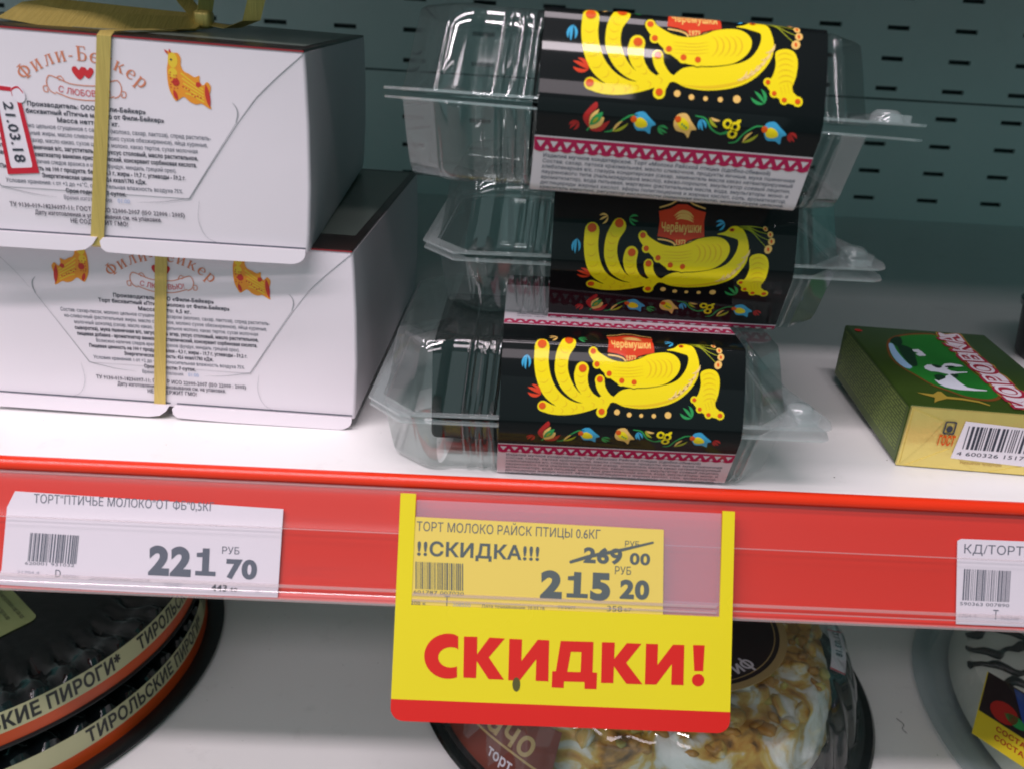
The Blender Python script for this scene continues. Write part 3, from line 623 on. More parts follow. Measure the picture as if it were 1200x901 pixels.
# ribbons lie in box coordinates (x from the right edge)
rb = empty('gold_ribbon', label='gold ribbon round the lower box, running down to the right of its lettering', cat='ribbon'); rb.matrix_world = lower.matrix_world.copy()
ribbon('ribbon_band', [(-58, 60, 59.6), (-59.5, 20, 59.6), (-60.4, 1.0, 59.5), (-60.6, -0.9, 58.6), (-62.6, -0.75, 40), (-64.6, -0.75, 20), (-66.3, -0.75, 2.0), (-66.6, -0.9, -1.2), (-66.6, 1.5, -2.4)], 3.9, M['gold'], rb)
rb = empty('gold_ribbon', label='gold ribbon tied in a bow over the upper cake box', cat='ribbon'); rb.matrix_world = upper.matrix_world.copy()
ribbon('ribbon_band', [(-45, 62, 59.9), (-49.5, 34, 59.8), (-53.2, 9, 59.8), (-54.4, 0.6, 59.6), (-54.9, -0.9, 58.4), (-57.4, -0.75, 40), (-60.2, -0.75, 20), (-62.8, -0.75, 1.5), (-63.2, -1.2, -1.5), (-63.2, 1.0, -2.6)], 3.9, M['gold'], rb)
ribbon('bow_loop', [(-44, 60, 61.6), (-54, 42, 61.2), (-66, 28, 61.2), (-78, 22, 61.2), (-92, 26, 62.2), (-86, 32, 63.8), (-70, 40, 63.2), (-56, 50, 62.6), (-44, 60, 62.2)], 13, M['gold'], rb, (0.15, 0.80, 0.30))
ribbon('bow_loop', [(-44, 60, 62), (-50, 62, 68), (-56, 62, 78), (-52, 62, 88), (-44, 62, 86), (-42, 61, 74), (-44, 60, 63)], 7, M['gold'], rb, (0.5, 0.8, 0.1))
ribbon('ribbon_tail', [(-96, 46, 84), (-93, 42, 74), (-90, 40, 68.5), (-84, 40, 67.0), (-78, 42, 69), (-74, 46, 80)], 6, M['gold'], rb, (0.3, 1, 0.2))
ribbon('ribbon_tail', [(-44, 60, 62), (-34, 58, 61), (-27, 56, 64), (-25, 56, 71), (-22, 58, 82)], 6.0, M['gold'], rb, (1, 0.4, 0.1))
boxo('knot', -47, -41, 57, 64, 60.2, 66, M['gold'], rb, bevel=1.6)

# date sticker on the upper box
st = empty('date_sticker', label='red bordered date sticker reading 21.03.18 at the left of the upper box', cat='sticker'); st.matrix_world = upper.matrix_world.copy()
# corners in box x (from the right edge) and z
TL, TR, BR, BL = np.array((-87.5, 43.0)), np.array((-80.3, 42.6)), np.array((-77.6, 19.0)), np.array((-86.6, 18.0))
qd = lambda u, v: (TL*(1-u)+TR*u)*(1-v)+(BL*(1-u)+BR*u)*v
qmap = lambda off: (lambda u, v, h: (qd(u, v)[0], -off-h, qd(u, v)[1]))
prism('sticker_paper', [(0, 0), (1, 0), (1, 1), (0, 1)], [], qmap(0.30), 0, 0.12, M['paper'], st)
a = Art()
a.holed([(0, 0), (1, 0), (1, 1), (0, 1)], [rr(0.13, 0.05, 0.84, 0.93, 0.05)], 'sticker', 1)
a.poly([disc(0.95, 0.07, 0.26, 0.10, n=20)], 'paper', 2); a.poly([stroke([(0.72, 0.10), (0.74, 0.03), (1.0, -0.01), (1.16, 0.05)], 0.012, k=3)[0]], 'sticker', 3)
a.text('21.03.18', 0.30, 0.17, 0.36, 'ink2', 3, bold=0.02, T=lambda P: np.stack([0.32+(P[:, 1]-0.17), 0.17+(P[:, 0]-0.30)*0.40], 1), sx=0.98)
a.build('sticker_print', st, qmap(0.42))

# ------------------------------------------------------------------ clear cake containers
HL, HR = 44.6, 22.8
XL, XR = -37.0, 90.0
def rib(x):
    if -27 < x < -18: return max(0, math.cos((x+22.5)/4.5*math.pi/2))**0.6
    if -13 < x < 66: return min(1, max(0, 0.5-1.3*math.cos((x+13)/3.95*2*math.pi)))*(0.7+0.3*math.sin(x*1.9))
    if 72.5 < x < 80.5: return 0.5-0.5*math.cos((x-72.5)/2.7*2*math.pi)
    return 0
def shell(name, levels, m, root, cap_top):
    """levels: (z, front y, side inset); one column of the profile per x, chamfered ends"""
    xs = np.arange(XL, XR+0.01, 0.35); V = []; F = []; k = len(levels)
    def fy(x, y, ins, z):
        c = 9.5; d = 0
        cf = 1.15 if cap_top else 0.85
        if x < XL+c: d = (XL+c-x)*cf
        if x > XR-c: d = (x-XR+c)*cf
        return y+d
    for x in xs:
        col = []
        for j, (z, y, ins) in enumerate(levels):
            q = (x-(XL+XR)/2)*(1-ins/((XR-XL)/2))+(XL+XR)/2
            rr_ = rib(x)*1.7*(1 if 1 <= j < k-1 else (0.6 if j == k-1 else 0))
            col.append((q, fy(x, y, ins, z)-rr_, z))
        back = [(p[0], 95-p[1]+0, p[2]) for p in col[::-1]]
        mid = [(col[-1][0], y_, col[-1][2]+0.5*rib(x)*(1 if cap_top else -1)) for y_ in (col[-1][1]+2.5, 30, 65, 95-col[-1][1]-2.5)]
        V += col+mid+back
    n = 2*k+4
    for i in range(len(xs)-1):
        F += [(i*n+j, (i+1)*n+j, (i+1)*n+j+1, i*n+j+1) for j in range(n-1)]
    for i in (0, len(xs)-1):
        for j in range(k-1):
            a_, b_, c_, d_ = i*n+j, i*n+j+1, i*n+n-2-j, i*n+n-1-j; F.append((a_, b_, c_, d_))
        F.append(tuple(i*n+j for j in range(k-1, n-k+1)))
    o = link(name, V, F, m, root); shade_auto(o, 48); return o
def outline(e, tab=False):
    """plan outline of the rim, e = overhang"""
    x0, x1, y0, y1 = XL-e, XR+e, 1.6-e*0.5, 93.4+e*0.5; c = 11
    P = [(x0+c, y0), (x1-c, y0)]
    if tab: P = [(x0+c, y0), (x1+3, y0+0.3), (x1+5.5, y0+2.0), (x1+6.6, y0+7.0), (x1+1, 34), (x1, 50)]
    else: P += [(x1, y0+c*1.15)]
    P += [(x1, y1-c*1.15), (x1-c, y1), (x0+c, y1), (x0, y1-c*1.15), (x0, y0+c*1.15)]
    return np.array(P)
def fillet2(P, rs, n=6):
    P = [np.array(p, float) for p in P]; out = [P[0]]
    for i in range(1, len(P)-1):
        a_, b, c = P[i-1], P[i], P[i+1]; la, lc = np.linalg.norm(a_-b), np.linalg.norm(c-b); u = (a_-b)/la; v = (c-b)/lc
        ang = math.acos(max(-1, min(1, float(u@v)))); t = min(rs[i-1]/math.tan(ang/2), .45*la, .45*lc); p, q = b+u*t, b+v*t
        for k in range(n+1): w = k/n; out.append((1-w)**2*p+2*w*(1-w)*b+w*w*q)
    out.append(P[-1]); return np.array(out)
PROF = fillet2([(70, 45.4), (8.7, 45.4), (5.3, 39.6), (2.5, 33.4), (.5, 27.5), (-.8, 23), (-.7, 19.5), (10, -.4), (60, -.4)], [3, 60, 60, 60, 20, 5, 4])
SEG = np.linalg.norm(np.diff(PROF, axis=0), axis=1); CUM = np.r_[0, np.cumsum(SEG)]; i0 = int(np.argmin(np.hypot(PROF[:, 0]-8.7, PROF[:, 1]-45.4))); CUM = CUM-CUM[i0]
_t = np.gradient(PROF, axis=0); _t /= np.linalg.norm(_t, axis=1)[:, None]; NRM = np.stack([_t[:, 1], -_t[:, 0]], 1)
SHIFT = [0.0]
def sleeve_map(x, s, h):
    s = s+SHIFT[0]
    y = np.interp(s, CUM, PROF[:, 0]); z = np.interp(s, CUM, PROF[:, 1]); ny = np.interp(s, CUM, NRM[:, 0]); nz = np.interp(s, CUM, NRM[:, 1])
    return (x, y+ny*h, z+nz*h)
CUTS = lambda: [c-SHIFT[0] for c in CUM if -40 < c < 66]
PC = np.array([[-3.648, 63.495, 4.453, 3.658, -12.809, 20.906], [-2.269, -5.513, 77.477, -0.779, -32.619, 30.776]])
def JT(P):
    a_ = P[:, 0]/1000; b = P[:, 1]/1000; Q = np.stack([np.ones(len(P)), a_, b, a_*b, b*b, b**3]); return (PC@Q).T+np.array([0, 0.6])
def sleeve_art():
    A = {}; a = Art()
    st_ = lambda P, w, m, l, **k: a.poly(stroke(P, w, **k), m, l, JT)
    # tail feathers, body, neck
    feathers = [([(237, 68), (233, 130), (245, 200), (275, 262), (330, 310), (400, 335), (480, 325)], [34, 33, 33, 32, 26, 20, 14]),
                ([(362, 55), (335, 95), (325, 140), (328, 185), (352, 240), (395, 285), (450, 310)], [33, 31, 30, 30, 27, 20, 14]),
                ([(420, 168), (414, 200), (424, 245), (455, 285), (490, 305)], [31, 31, 26, 18, 12]),
                ([(500, 217), (505, 250), (522, 280), (545, 305)], [22, 20, 18, 16]),
                ([(240, 322), (290, 342), (360, 347), (430, 337), (500, 315), (550, 302)], [24, 20, 19, 19, 20, 14]),
                ([(506, 360), (512, 340), (530, 315), (548, 302)], [24, 21, 18, 12])]
    body = []
    for P, w in feathers: body += stroke(P, w)
    body.append(ccw(smooth_loop([(500, 290), (548, 302), (600, 266), (680, 258), (760, 255), (815, 248), (860, 228), (893, 190), (908, 152), (907, 130), (892, 122), (872, 116), (845, 108), (812, 102), (845, 95), (860, 86), (878, 74), (905, 73), (932, 88), (950, 125), (957, 175), (945, 228), (905, 282), (850, 322), (780, 345), (690, 352), (610, 340), (560, 318), (500, 330)], 5)))
    a.poly(body, 'byellow', 1, JT)
    balls = [(472, 97, 21), (488, 150, 20), (543, 192, 21), (600, 226, 23), (656, 236, 25)]
    wing = smooth_loop([(470, 78), (510, 108), (560, 135), (620, 146), (680, 136), (730, 118), (800, 112), (844, 124), (868, 152), (866, 186), (842, 220), (795, 248), (730, 258), (665, 258), (600, 246), (545, 210), (500, 168), (455, 110)], 5)
    a.poly([ccw(wing+0)]+[ccw(disc(x, y, r_, n=20)) for x, y, r_ in balls], 'byellow', 4, JT)
    big = [(x, y, r_+3.5) for x, y, r_ in balls]; c = np.array([680, 185.0]); wb = np.array([p+(p-c)/np.linalg.norm(p-c)*3.5 for p in wing])
    a.poly([ccw(wb)]+[ccw(disc(x, y, r_, n=20)) for x, y, r_ in big], 'black', 3, JT)
    a.poly([smooth_loop([(522, 222), (560, 252), (610, 258), (580, 272), (556, 280), (535, 262)], 4)], 'black', 4, JT)
    small = [(927, 322, 17), (950, 365, 17), (988, 391, 18), (1040, 397, 20)]
    a.poly([ccw(smooth_loop([(962, 205), (1000, 191), (1034, 203), (1047, 240), (1038, 300), (1020, 350), (1040, 380), (1036, 408), (990, 398), (950, 372), (920, 330), (945, 300), (960, 255)], 5))]+[ccw(disc(x, y, r_, n=20)) for x, y, r_ in small], 'byellow', 2, JT)
    # feather shading arcs
    for P, w in feathers[:3]+feathers[4:5]:
        Q = smooth_open(np.column_stack([P, w]), 6); step = 4
        for i in range(5, len(Q)-5, step):
            t = Q[i+1, :2]-Q[i-1, :2]; t /= np.linalg.norm(t); n = np.array([-t[1], t[0]]); h = Q[i, 2]*0.68
            a.poly(stroke([Q[i, :2]+n*h-t*4, Q[i, :2]+n*h*.5+t*5, Q[i, :2]+t*8, Q[i, :2]-n*h*.5+t*5, Q[i, :2]-n*h-t*4], [.3, 1.6, 2.2, 1.6, .3], cap=False, k=2), 'bshade', 2, JT)
    for i in range(5): x = 725+i*24; st_([(x-14, 140), (x+4, 155), (x+10, 180), (x+2, 205), (x-16, 222)], [.4, 2.4, 3.6, 2.4, .4], 'bshade', 5, cap=False, k=3)
    for i in range(4): st_([(560, 165+i*14), (640, 172+i*13), (700, 165+i*14)], [.4, 1.8, .4], 'bshade', 5, cap=False)
    for i in range(6): y = 215+i*22; st_([(967, y+6), (985, y-5), (1008, y-6), (1030, y+6)], [.4, 2.2, 2.2, .4], 'bshade', 3, cap=False)
    for i in range(4): st_([(975+i*14, 340-i*6), (982+i*14, 372-i*2)], [1.4, .6], 'bshade', 3, cap=False)
    for i in range(7):
        x, y = 812+i*19, 300-i*(4+i*2.3); st_([(x-4, y+14), (x+14, y+10), (x+28, y-2), (x+36, y-22)], [.8, 4.2, 4.6, .8], 'bpink', 3, cap=False)
    st_([(590, 330), (680, 340), (760, 334), (840, 312), (900, 270)], [.5, 5, 6, 4, .5], 'bshade', 2, cap=False)
    dots = [(237, 57, 21, 18), (363, 43, 20, 18), (422, 165, 18, 17), (500, 215, 14, 14), (238, 320, 16, 15), (506, 357, 14, 14), (472, 95, 13, 12), (488, 150, 12, 12), (543, 192, 12, 12), (600, 225, 12, 12), (656, 234, 12, 12), (927, 322, 9, 9), (950, 365, 9, 9), (988, 391, 10, 9), (1040, 397, 11, 10), (880, 87, 12, 7)]
    for x, y, rx, ry in dots: a.poly([disc(x, y, rx, ry, n=18)], 'bdot', 6, JT)
    a.poly([disc(880, 87, 5, 4, n=10)], 'black', 7, JT)
    for i, (x, y) in enumerate([(1032, 88), (1054, 112), (1059, 141), (1044, 174)]):
        st_([(915, 76), (960+i*2, 76+i*6), (1000+i*2, 84+i*18-4), (x, y)], [4, 2.6, 1.6, 1.2], 'bolive', 1, cap=False); a.poly([disc(x, y, 12+i*1.5, 9+i*3.5, rot=.7)], 'bpale', 2, JT); a.poly([disc(x, y, 5.5, 6+i, n=10)], 'bdot', 3, JT)
    for x, y, r_ in [(576, 363, 13), (631, 377, 11), (685, 383, 9), (742, 387, 10), (806, 386, 15)]: a.poly([disc(x, y, r_, n=14)], 'bpale', 1, JT)
    A['bird_print'] = a; a = Art()
    # little leaves and flowers
    def arrow(x, y, dx, dy, L, m, w=7, sp=0.55):
        L *= .85; w *= .8; sp *= .75; d = np.array([dx, dy], float); d /= np.linalg.norm(d); n = np.array([-d[1], d[0]]); p = np.array([x, y], float)
        for k_, b in ((0, 0.06), (1, 0.16), (-1, -0.16)): q = p-(d*(1-abs(k_)*.15)+n*k_*sp)*L; a.poly(leaf(*p, *q, w, b), m, 1, JT)
    arrow(312, 14, 1, -.35, 50, 'bpale', 5); arrow(410, 24, -1, -.35, 52, 'bgreen', 5); arrow(168, 98, .12, -1, 74, 'bblue', 7, .28); arrow(232, 270, 1, .55, 82, 'bred', 9, .35); arrow(848, 58, 1, -.35, 50, 'bblue', 6)
    arrow(912, 404, .7, .9, 72, 'bgreen', 8, .55); arrow(198, 462, 1, -.9, 52, 'bdred', 7, .4); arrow(505, 484, -1, -.7, 52, 'bgreen', 6, .4); arrow(668, 458, -.2, -1, 52, 'bblue', 6, .35); arrow(1008, 512, -.7, -1, 48, 'bdred', 7, .4)
    a.poly([ccw(smooth_loop(p, 4)) for p in ([(232, 480), (216, 440), (262, 392), (270, 412), (240, 440), (246, 484)], [(246, 490), (300, 468), (318, 462), (292, 500), (255, 502)])], 'bdred', 1, JT)
    a.poly([ccw(smooth_loop([(240, 478), (244, 440), (276, 418), (268, 446), (296, 448), (284, 480), (250, 492)], 4))], 'bpale', 2, JT); a.poly(leaf(240, 478, 292, 428, 14), 'bgreen', 3, JT); a.poly(leaf(252, 468, 274, 446, 6), 'bolive', 4, JT)
    a.poly(stroke([(248, 478), (232, 498)], 3), 'bgreen', 1, JT)
    for x0 in (300, 780):
        y0 = 505 if x0 == 300 else 550; a.poly(stroke([(x0, y0), (x0+28, y0-6), (x0+55, y0-38), (x0+95, y0-62), (x0+125, y0-64)], [2, 3.4, 3.4, 3, 2]), 'bgreen', 1, JT)
        xx = x0+28 if x0 == 300 else x0+48; yy = y0-2; a.poly(leaf(xx, yy, xx+62, yy-34, 6, .1), 'bolive', 2, JT); a.poly(leaf(xx+4, yy, xx+40, yy-42, 5, -.1), 'bpale', 3, JT)
    for x0, y0 in ((400, 455), (902, 497)):
        a.poly([ccw(smooth_loop([(x0+8, y0+8), (x0+16, y0-20), (x0+48, y0-26), (x0+72, y0-4), (x0+95, y0+20), (x0+78, y0+30), (x0+74, y0+58), (x0+54, y0+46), (x0+22, y0+42)], 5))], 'bblue', 1, JT)
        a.poly([ccw(smooth_loop([(x0+14, y0+6), (x0+34, y0-6), (x0+58, y0+8), (x0+62, y0+26), (x0+42, y0+34), (x0+20, y0+28)], 4))], 'byellow', 2, JT); a.poly([disc(x0+10, y0, 12)], 'bdot', 3, JT)
    a.poly([ccw(smooth_loop([(566, 460), (580, 440), (612, 438), (632, 466), (652, 496), (632, 500), (622, 530), (606, 510), (576, 500), (564, 480)], 5))], 'bpale', 1, JT); a.poly([ccw(smooth_loop([(575, 462), (600, 452), (622, 476), (618, 498), (590, 492)], 4))], 'byellow', 2, JT)
    a.poly([disc(580, 457, 12)], 'bdot', 3, JT)
    for i in range(3): a.poly([disc(596+i*8, 476+i*6, 3.4, 5, n=8)], 'bgreen', 3, JT)
    a.poly(stroke([(648, 446), (684, 456), (708, 492), (740, 512), (768, 508)], [2, 3.2, 3.6, 3.6, 6]), 'bgreen', 1, JT); a.poly(leaf(700, 452, 732, 488, 6, .12), 'bolive', 2, JT); a.poly(leaf(704, 452, 742, 464, 5, .1), 'bpale', 3, JT)
    for x, y in ((770, 476), (799, 487), (790, 514)): a.holed(disc(x, y, 19, 18, n=20), [disc(x, y, 9, 9, n=14)], 'byellow', 2, JT)
    a.poly(leaf(800, 478, 822, 462, 7), 'byellow', 3, JT)
    # brand shield, in sleeve millimetres
    LT = lambda P: np.stack([38.0+(P[:, 0])*6.9, -0.6+P[:, 1]*6.6-(P[:, 0])*0.15], 1)
    a.poly([[(-1, -.62), (-.55, -.74), (-.2, -.95), (.2, -.95), (.55, -.74), (1, -.62), (.94, -.2), (1, .5), (.6, .56), (.3, .66), (.12, .9), (-.12, .9), (-.3, .66), (-.6, .56), (-1, .5), (-.94, -.2)]], 'bred', 1, LT)
    a.poly(stroke([(-.98, .62), (-.55, .68), (-.28, .80), (-.15, 1.04), (.15, 1.04), (.28, .80), (.55, .68), (.98, .62)], .035, k=3), 'bpale', 2, LT); a.poly(stroke([(-.98, -.78), (-.5, -.95), (-.2, -1.14), (.2, -1.14), (.5, -.95), (.98, -.78)], .035, k=3), 'bpale', 2, LT)
    a.text('Черёмушки', 0, .28, .40, 'bpale', 3, bold=0.03, fit=1.72, align='C', down=True, T=LT, res=3); a.text('1973', 0, .86, .24, 'bpale', 3, bold=0.04, fit=.46, align='C', down=True, T=LT)
    for i, dy in enumerate((0, .14, .27)): a.poly(stroke([(-.35+i*.06, -.42+dy*.6), (-.05, -.62+dy), (.25, -.58+dy), (.5, -.38+dy*.8)], [.01, .06, .06, .01], cap=False), 'bpale', 2, LT)
    A['ornament_print'] = a
    # lace borders (sleeve millimetres)
    a = Art()
    def lace(s0, s1, up):
        n = 21; w = 72/n; d = s1-s0; P = [(0, s0), (72, s0)]
        for i in range(n):
            x = 72-i*w; P += [(x-w*q, s1-d*(0.16*abs(2*q-1)**2)) for q in (0.05, .3, .5, .7, .95)]
        a.poly([P], 'lace', 1)
        for i in range(n):
            x = (i+.5)*w; a.poly([(x-w*.30, s0+d*.24), (x+w*.30, s0+d*.24), (x, s0+d*.66)], 'sleevewhite', 2)
            a.poly([(x+w*.5-w*.17, s0+d*.74), (x+w*.5, s0+d*.50), (x+w*.5+w*.17, s0+d*.74), (x+w*.5, s0+d*.82)] if i < n-1 else [(x, s0+d*.74), (x+.1, s0+d*.74), (x, s0+d*.76)], 'sleevewhite', 2)
    lace(34.2, 38.4, 0); a.poly([(0, 33.75), (72, 33.75), (72, 34.15), (0, 34.15)], 'sleevewhite', 1)
    A['lace_border_print'] = a; a = Art()
    lace(-14.2, -19.0, 1); a.poly([(0, -13.5), (72, -13.5), (72, -14.15), (0, -14.15)], 'sleevewhite', 1)
    A['lace_border_print '] = a
    a = Art()
    L = ['Изделие мучное кондитерское. Торт «Молоко Райской птицы» (сдобно-сбивной)', 'Состав: сахар, патока крахмальная, масло сливочное, продукты яичные, мука пшеничная', 'хлебопекарная в/с, глазурь кондитерская (сахар, заменитель масла какао нетемперируемый',
         'лауринового типа (пальмоядровое масло), какао-порошок, эмульгатор соевый лецитин,', 'ароматизатор), вода питьевая, маргарин (растительные масла, вода, эмульгаторы: моно- и', 'диглицериды жирных кислот, эфиры полиглицерина и жирных кислот, соль, ароматизатор,',
         'краситель каротин), регулятор кислотности (лимонная кислота), молоко сухое цельное,', 'стабилизатор агар, консервант сорбиновая кислота. Срок годности 30 суток. Хранить при']
    for i, t in enumerate(L):
        a.text(t, 2.6, 39.9+i*1.62, 1.12, 'ink', 1, fit=60 if i == 0 else 67-i*0.1, bold=0.012 if i else 0.02, res=1, down=True)
    for i in range(3): a.text(L[i+1], 4, -22-i*2.2, 1.2, 'ink', 1, fit=60, res=1, down=True)
    A['ingredients_print'] = a
    return A
SLEEVE_ART = sleeve_art()
def make_container(shift=0.0):
    SHIFT[0] = shift
    root = empty('cake_container', label='x', cat='plastic container', group='stacked clear cake containers with bird sleeves')
    shell('base_tray', [(20.6, 3.4, 1.5), (19.2, 4.2, 1.7), (12, 7.0, 2.4), (4, 10.0, 3.3), (1.2, 11.2, 4.0), (0.4, 12.8, 5.6)], M['pet'], root, False)
    shell('lid', [(22.9, 2.6, 1.2), (24.4, 3.3, 1.5), (31, 5.4, 2.6), (39, 7.8, 3.8), (43.2, 9.2, 4.6), (44.4, 10.6, 6.0)], M['pet'], root, True)
    pm = lambda z: (lambda x, y, h: (x, y, z+h+(0.018*(x-20) if z > 22 and x > 20 else 0)))
    o = prism('lid_rim', outline(3.6, True), [outline(-0.6)], pm(22.4), 0, 0.7, M['petrim'], root)
    prism('base_rim', outline(3.3, True), [outline(-0.6)], pm(20.2), 0, 0.6, M['petrim'], root)
    # press button and raised step on the tab
    b = lathe('tab_button', [(0.1, 27.6), (2.6, 27.5), (3.8, 26.6), (4.2, 25.0), (4.6, 24.3)], M['petrim'], root, n=20, center=(92.5, 12)); 
    
    prism('tab_step', [(88.8, 1.8), (95.0, 2.2), (97.4, 7), (92.5, 26), (89, 32)], [], lambda x, y, h: (x, y, 24.4+h), 0, 1.9, M['petrim'], root)
    boxo('chocolate_cake', -22 if shift == 0 else 3, 70, 20, 80, 6, 39, M['choc'], root, bevel=2)
    # the printed sleeve, a closed band
    front = PROF; back = np.array([(95-y, z) for y, z in PROF[::-1]])
    loop = np.vstack([front[(front[:, 0] < 47)], [(47, -.4)], back[(back[:, 0] > 48)], [(47, 45.4)]])
    def band(name, s0, s1, m):
        ss = sorted(set([s0, s1]+[c-SHIFT[0] for c in CUM if s0 < c-SHIFT[0] < s1])); V = []; F = []
        for x in (0, 36, 72): V += [sleeve_map(x, s, 0) for s in ss]
        n = len(ss); F = [(i*n+j, (i+1)*n+j, (i+1)*n+j+1, i*n+j+1) for i in range(2) for j in range(n-1)]
        V2 = [tuple(q) for q in V]; k = len(V)
        for x in (0, 36, 72): V2 += [sleeve_map(x, s, -0.22) for s in ss]
        F += [tuple(k+i for i in q[::-1]) for q in F]
        for i in (0, 2): F += [(i*n+j, i*n+j+1, k+i*n+j+1, k+i*n+j) if i == 0 else (i*n+j+1, i*n+j, k+i*n+j, k+i*n+j+1) for j in range(n-1)]
        o = link(name, V2, F, m, root); shade_auto(o, 50); return o
    slv = band('sleeve', -13.8, 33.9, M['black'])
    band('sleeve_panel', 33.9, CUM[-1]-SHIFT[0], M['sleevewhite']); band('sleeve_panel', CUM[0]-SHIFT[0], -13.8, M['sleevewhite'])
    bk = [(35, 45.1), (86, 45.1), (95.4, 24), (95.4, 20), (85, -.3), (35, -.3)]
    extrude_profile('sleeve_back', bk, 0, 72, M['black'], root, closed=False)
    for nm, ar in SLEEVE_ART.items():
        c = CUTS() if nm != 'ingredients_print' else None
        ar.build(nm.strip(), root, sleeve_map, c)
    return root
POSES = [((3.6, -4.9, 0.4), -.020, -.010, -.008, 'clear cake container with black bird sleeve, bottom one of the stack, standing on the shelf'),
         ((17.2, 18.0, 44.6), -.067, .050, -.017, 'clear cake container with black bird sleeve, middle of the stack and set back'),
         ((8.2, -11.4, 91.0), -.021, -.070, .023, 'clear cake container with black bird sleeve and glare streaks, topmost of the stack')]
c0 = make_container(); mid = make_container(13.6); roots = [c0, mid]
for _ in range(1):
    c = c0.copy(); COL.objects.link(c)
    for ch in c0.children:
        d = ch.copy(); COL.objects.link(d); d.parent = c
        if ch.name.startswith('chocolate_cake'): d.data = next(q for q in mid.children if q.name.startswith('chocolate_cake')).data
    roots.append(c)
for c, (loc, yw, tx, ty, lab) in zip(roots, POSES): c.matrix_world = pose_matrix(loc, yw, tx, ty); c['label'] = lab

# ------------------------------------------------------------------ foil wrapped pack
pk = empty('butter_pack', label='gold and green foil pack with cows and a barcode at the right', cat='foil pack')
pk.matrix_world = pose_matrix((139.8, 24.5, 0.2), -.078, .045, 0)
PW, PD, PH = 56.7, 77.8, 22.4
boxo('wrapper', 0, PW, 0.6, PD, 0, PH, M['packgreen'], pk, bevel=0.9)
prism('end_fold', [(0.2, 0.2), (PW-0.2, 0.2), (PW-0.2, PH-0.3), (0.4, PH-0.3)], [], lambda x, z, h: (x, -h, z), -0.8, 0.25, M['packgold'], pk)
prism('end_fold', [(1.0, PH-0.8), (11.5, PH-4.5), (6.8, 9.0), (1.2, 1.2)], [], lambda x, z, h: (x, -0.25-h*(1+(x-1)*.05), z), 0, 0.35, M['packgold'], pk)
prism('end_fold', [(3.0, 0.4), (16, 8.0), (19.5, 4.6), (26, 0.4)], [], lambda x, z, h: (x, -0.25-h, z), 0, 0.22, M['packgold'], pk)
prism('end_fold', [(31, 0.4), (46, 5.0), (PW-0.3, 8), (PW-0.3, 0.4)], [], lambda x, z, h: (x, -0.25-h, z), 0, 0.22, M['packgold'], pk)
fr = lambda off: (lambda x, z, h: (x, -off-h, z))
prism('barcode_label', [(17.2, 4.6), (18.6, 18.6), (48.0, 17.2), (46.5, 3.4)], [], fr(0.5), 0, 0.12, M['paper'], pk)
a = Art(); barcode(a, 20.0, 45.0, 8.4, 17.0, 'ink2', n=30, seed=21); a.text('4 600326 151787', 18.6, 5.9, 1.5, 'ink2', 1, fit=26); a.text('Украшение продукции', 20.5, 2.9, 0.9, 'bronze', 1, fit=14); a.text('ГОСТ', 11.4, 9.3, 3.6, 'bdot', 1, bold=0.04, fit=5.6)
a.holed(rr(12.2, 13.4, 16.0, 18.2, .6), [rr(12.7, 13.9, 15.5, 17.7, .4)], 'ink2', 1); a.poly([disc(14.1, 15.4, 1, 1.2)], 'ink2', 1)
a.build('end_print', pk, fr(0.62))
a = Art()
cow1_ = [(17.1, 35.9), (19.0, 38.2), (21.2, 38.6), (21.8, 37.3), (23.8, 37.2), (26.2, 40.4), (29.1, 41.5), (32.1, 40.5), (32.6, 39.1), (29.6, 38.3), (28.0, 38.5), (25.1, 35.3), (26.1, 33.6), (28.4, 33.3), (32.0, 34.0), (31.6, 33.2), (26.9, 31.5), (24.7, 30.0), (22.5, 30.6), (20.5, 31.8), (18.1, 31.8), (16.7, 33.7)]
cow2_ = [(16.5, 24.4), (17.7, 23.1), (21.2, 27.3), (24.2, 30.4), (24.7, 26.9), (25.1, 23.0), (26.0, 19.3), (28.7, 18.4), (32.3, 18.1), (31.8, 17.3), (27.3, 16.7), (22.6, 16.5), (19.7, 17.1), (17.8, 18.2), (16.7, 20.4)]
calf_ = [(18.7, 53.1), (21.4, 53.9), (21.9, 51.6), (22.1, 47.4), (19.2, 46.5), (18.4, 48.4), (19.9, 49.6), (18.6, 51.3)]
sky_ = [(11.3, 57.6), (13.0, 57.9), (12.1, 50.6), (11.9, 43.6), (12.1, 38.1), (12.5, 35.0), (10.8, 33.0), (9.2, 34.3), (8.4, 39.6), (9.0, 47.6)]
tree1_ = [(13.1, 61.6), (16.3, 66.1), (18.7, 66.6), (17.4, 60.0), (14.2, 55.7), (13.2, 58.0)]
tree2_ = [(14.6, 57.0), (18.0, 56.5), (19.0, 52.0), (16.9, 43.5), (14.9, 36.5), (12.6, 36.1), (12.4, 42.6), (13.0, 49.6)]
spot1_ = [(20.6, 38.1), (22.3, 38.9), (24.1, 37.1), (21.9, 35.5)]
spot2_ = [(25.2, 37.7), (28.1, 38.9), (29.4, 37.9), (26.3, 36.4)]
spot3_ = [(18.0, 28.2), (20.8, 29.3), (21.5, 26.8), (17.9, 23.6), (17.4, 25.5)]
spot4_ = [(24.5, 30.5), (27.3, 30.5), (25.1, 27.0)]
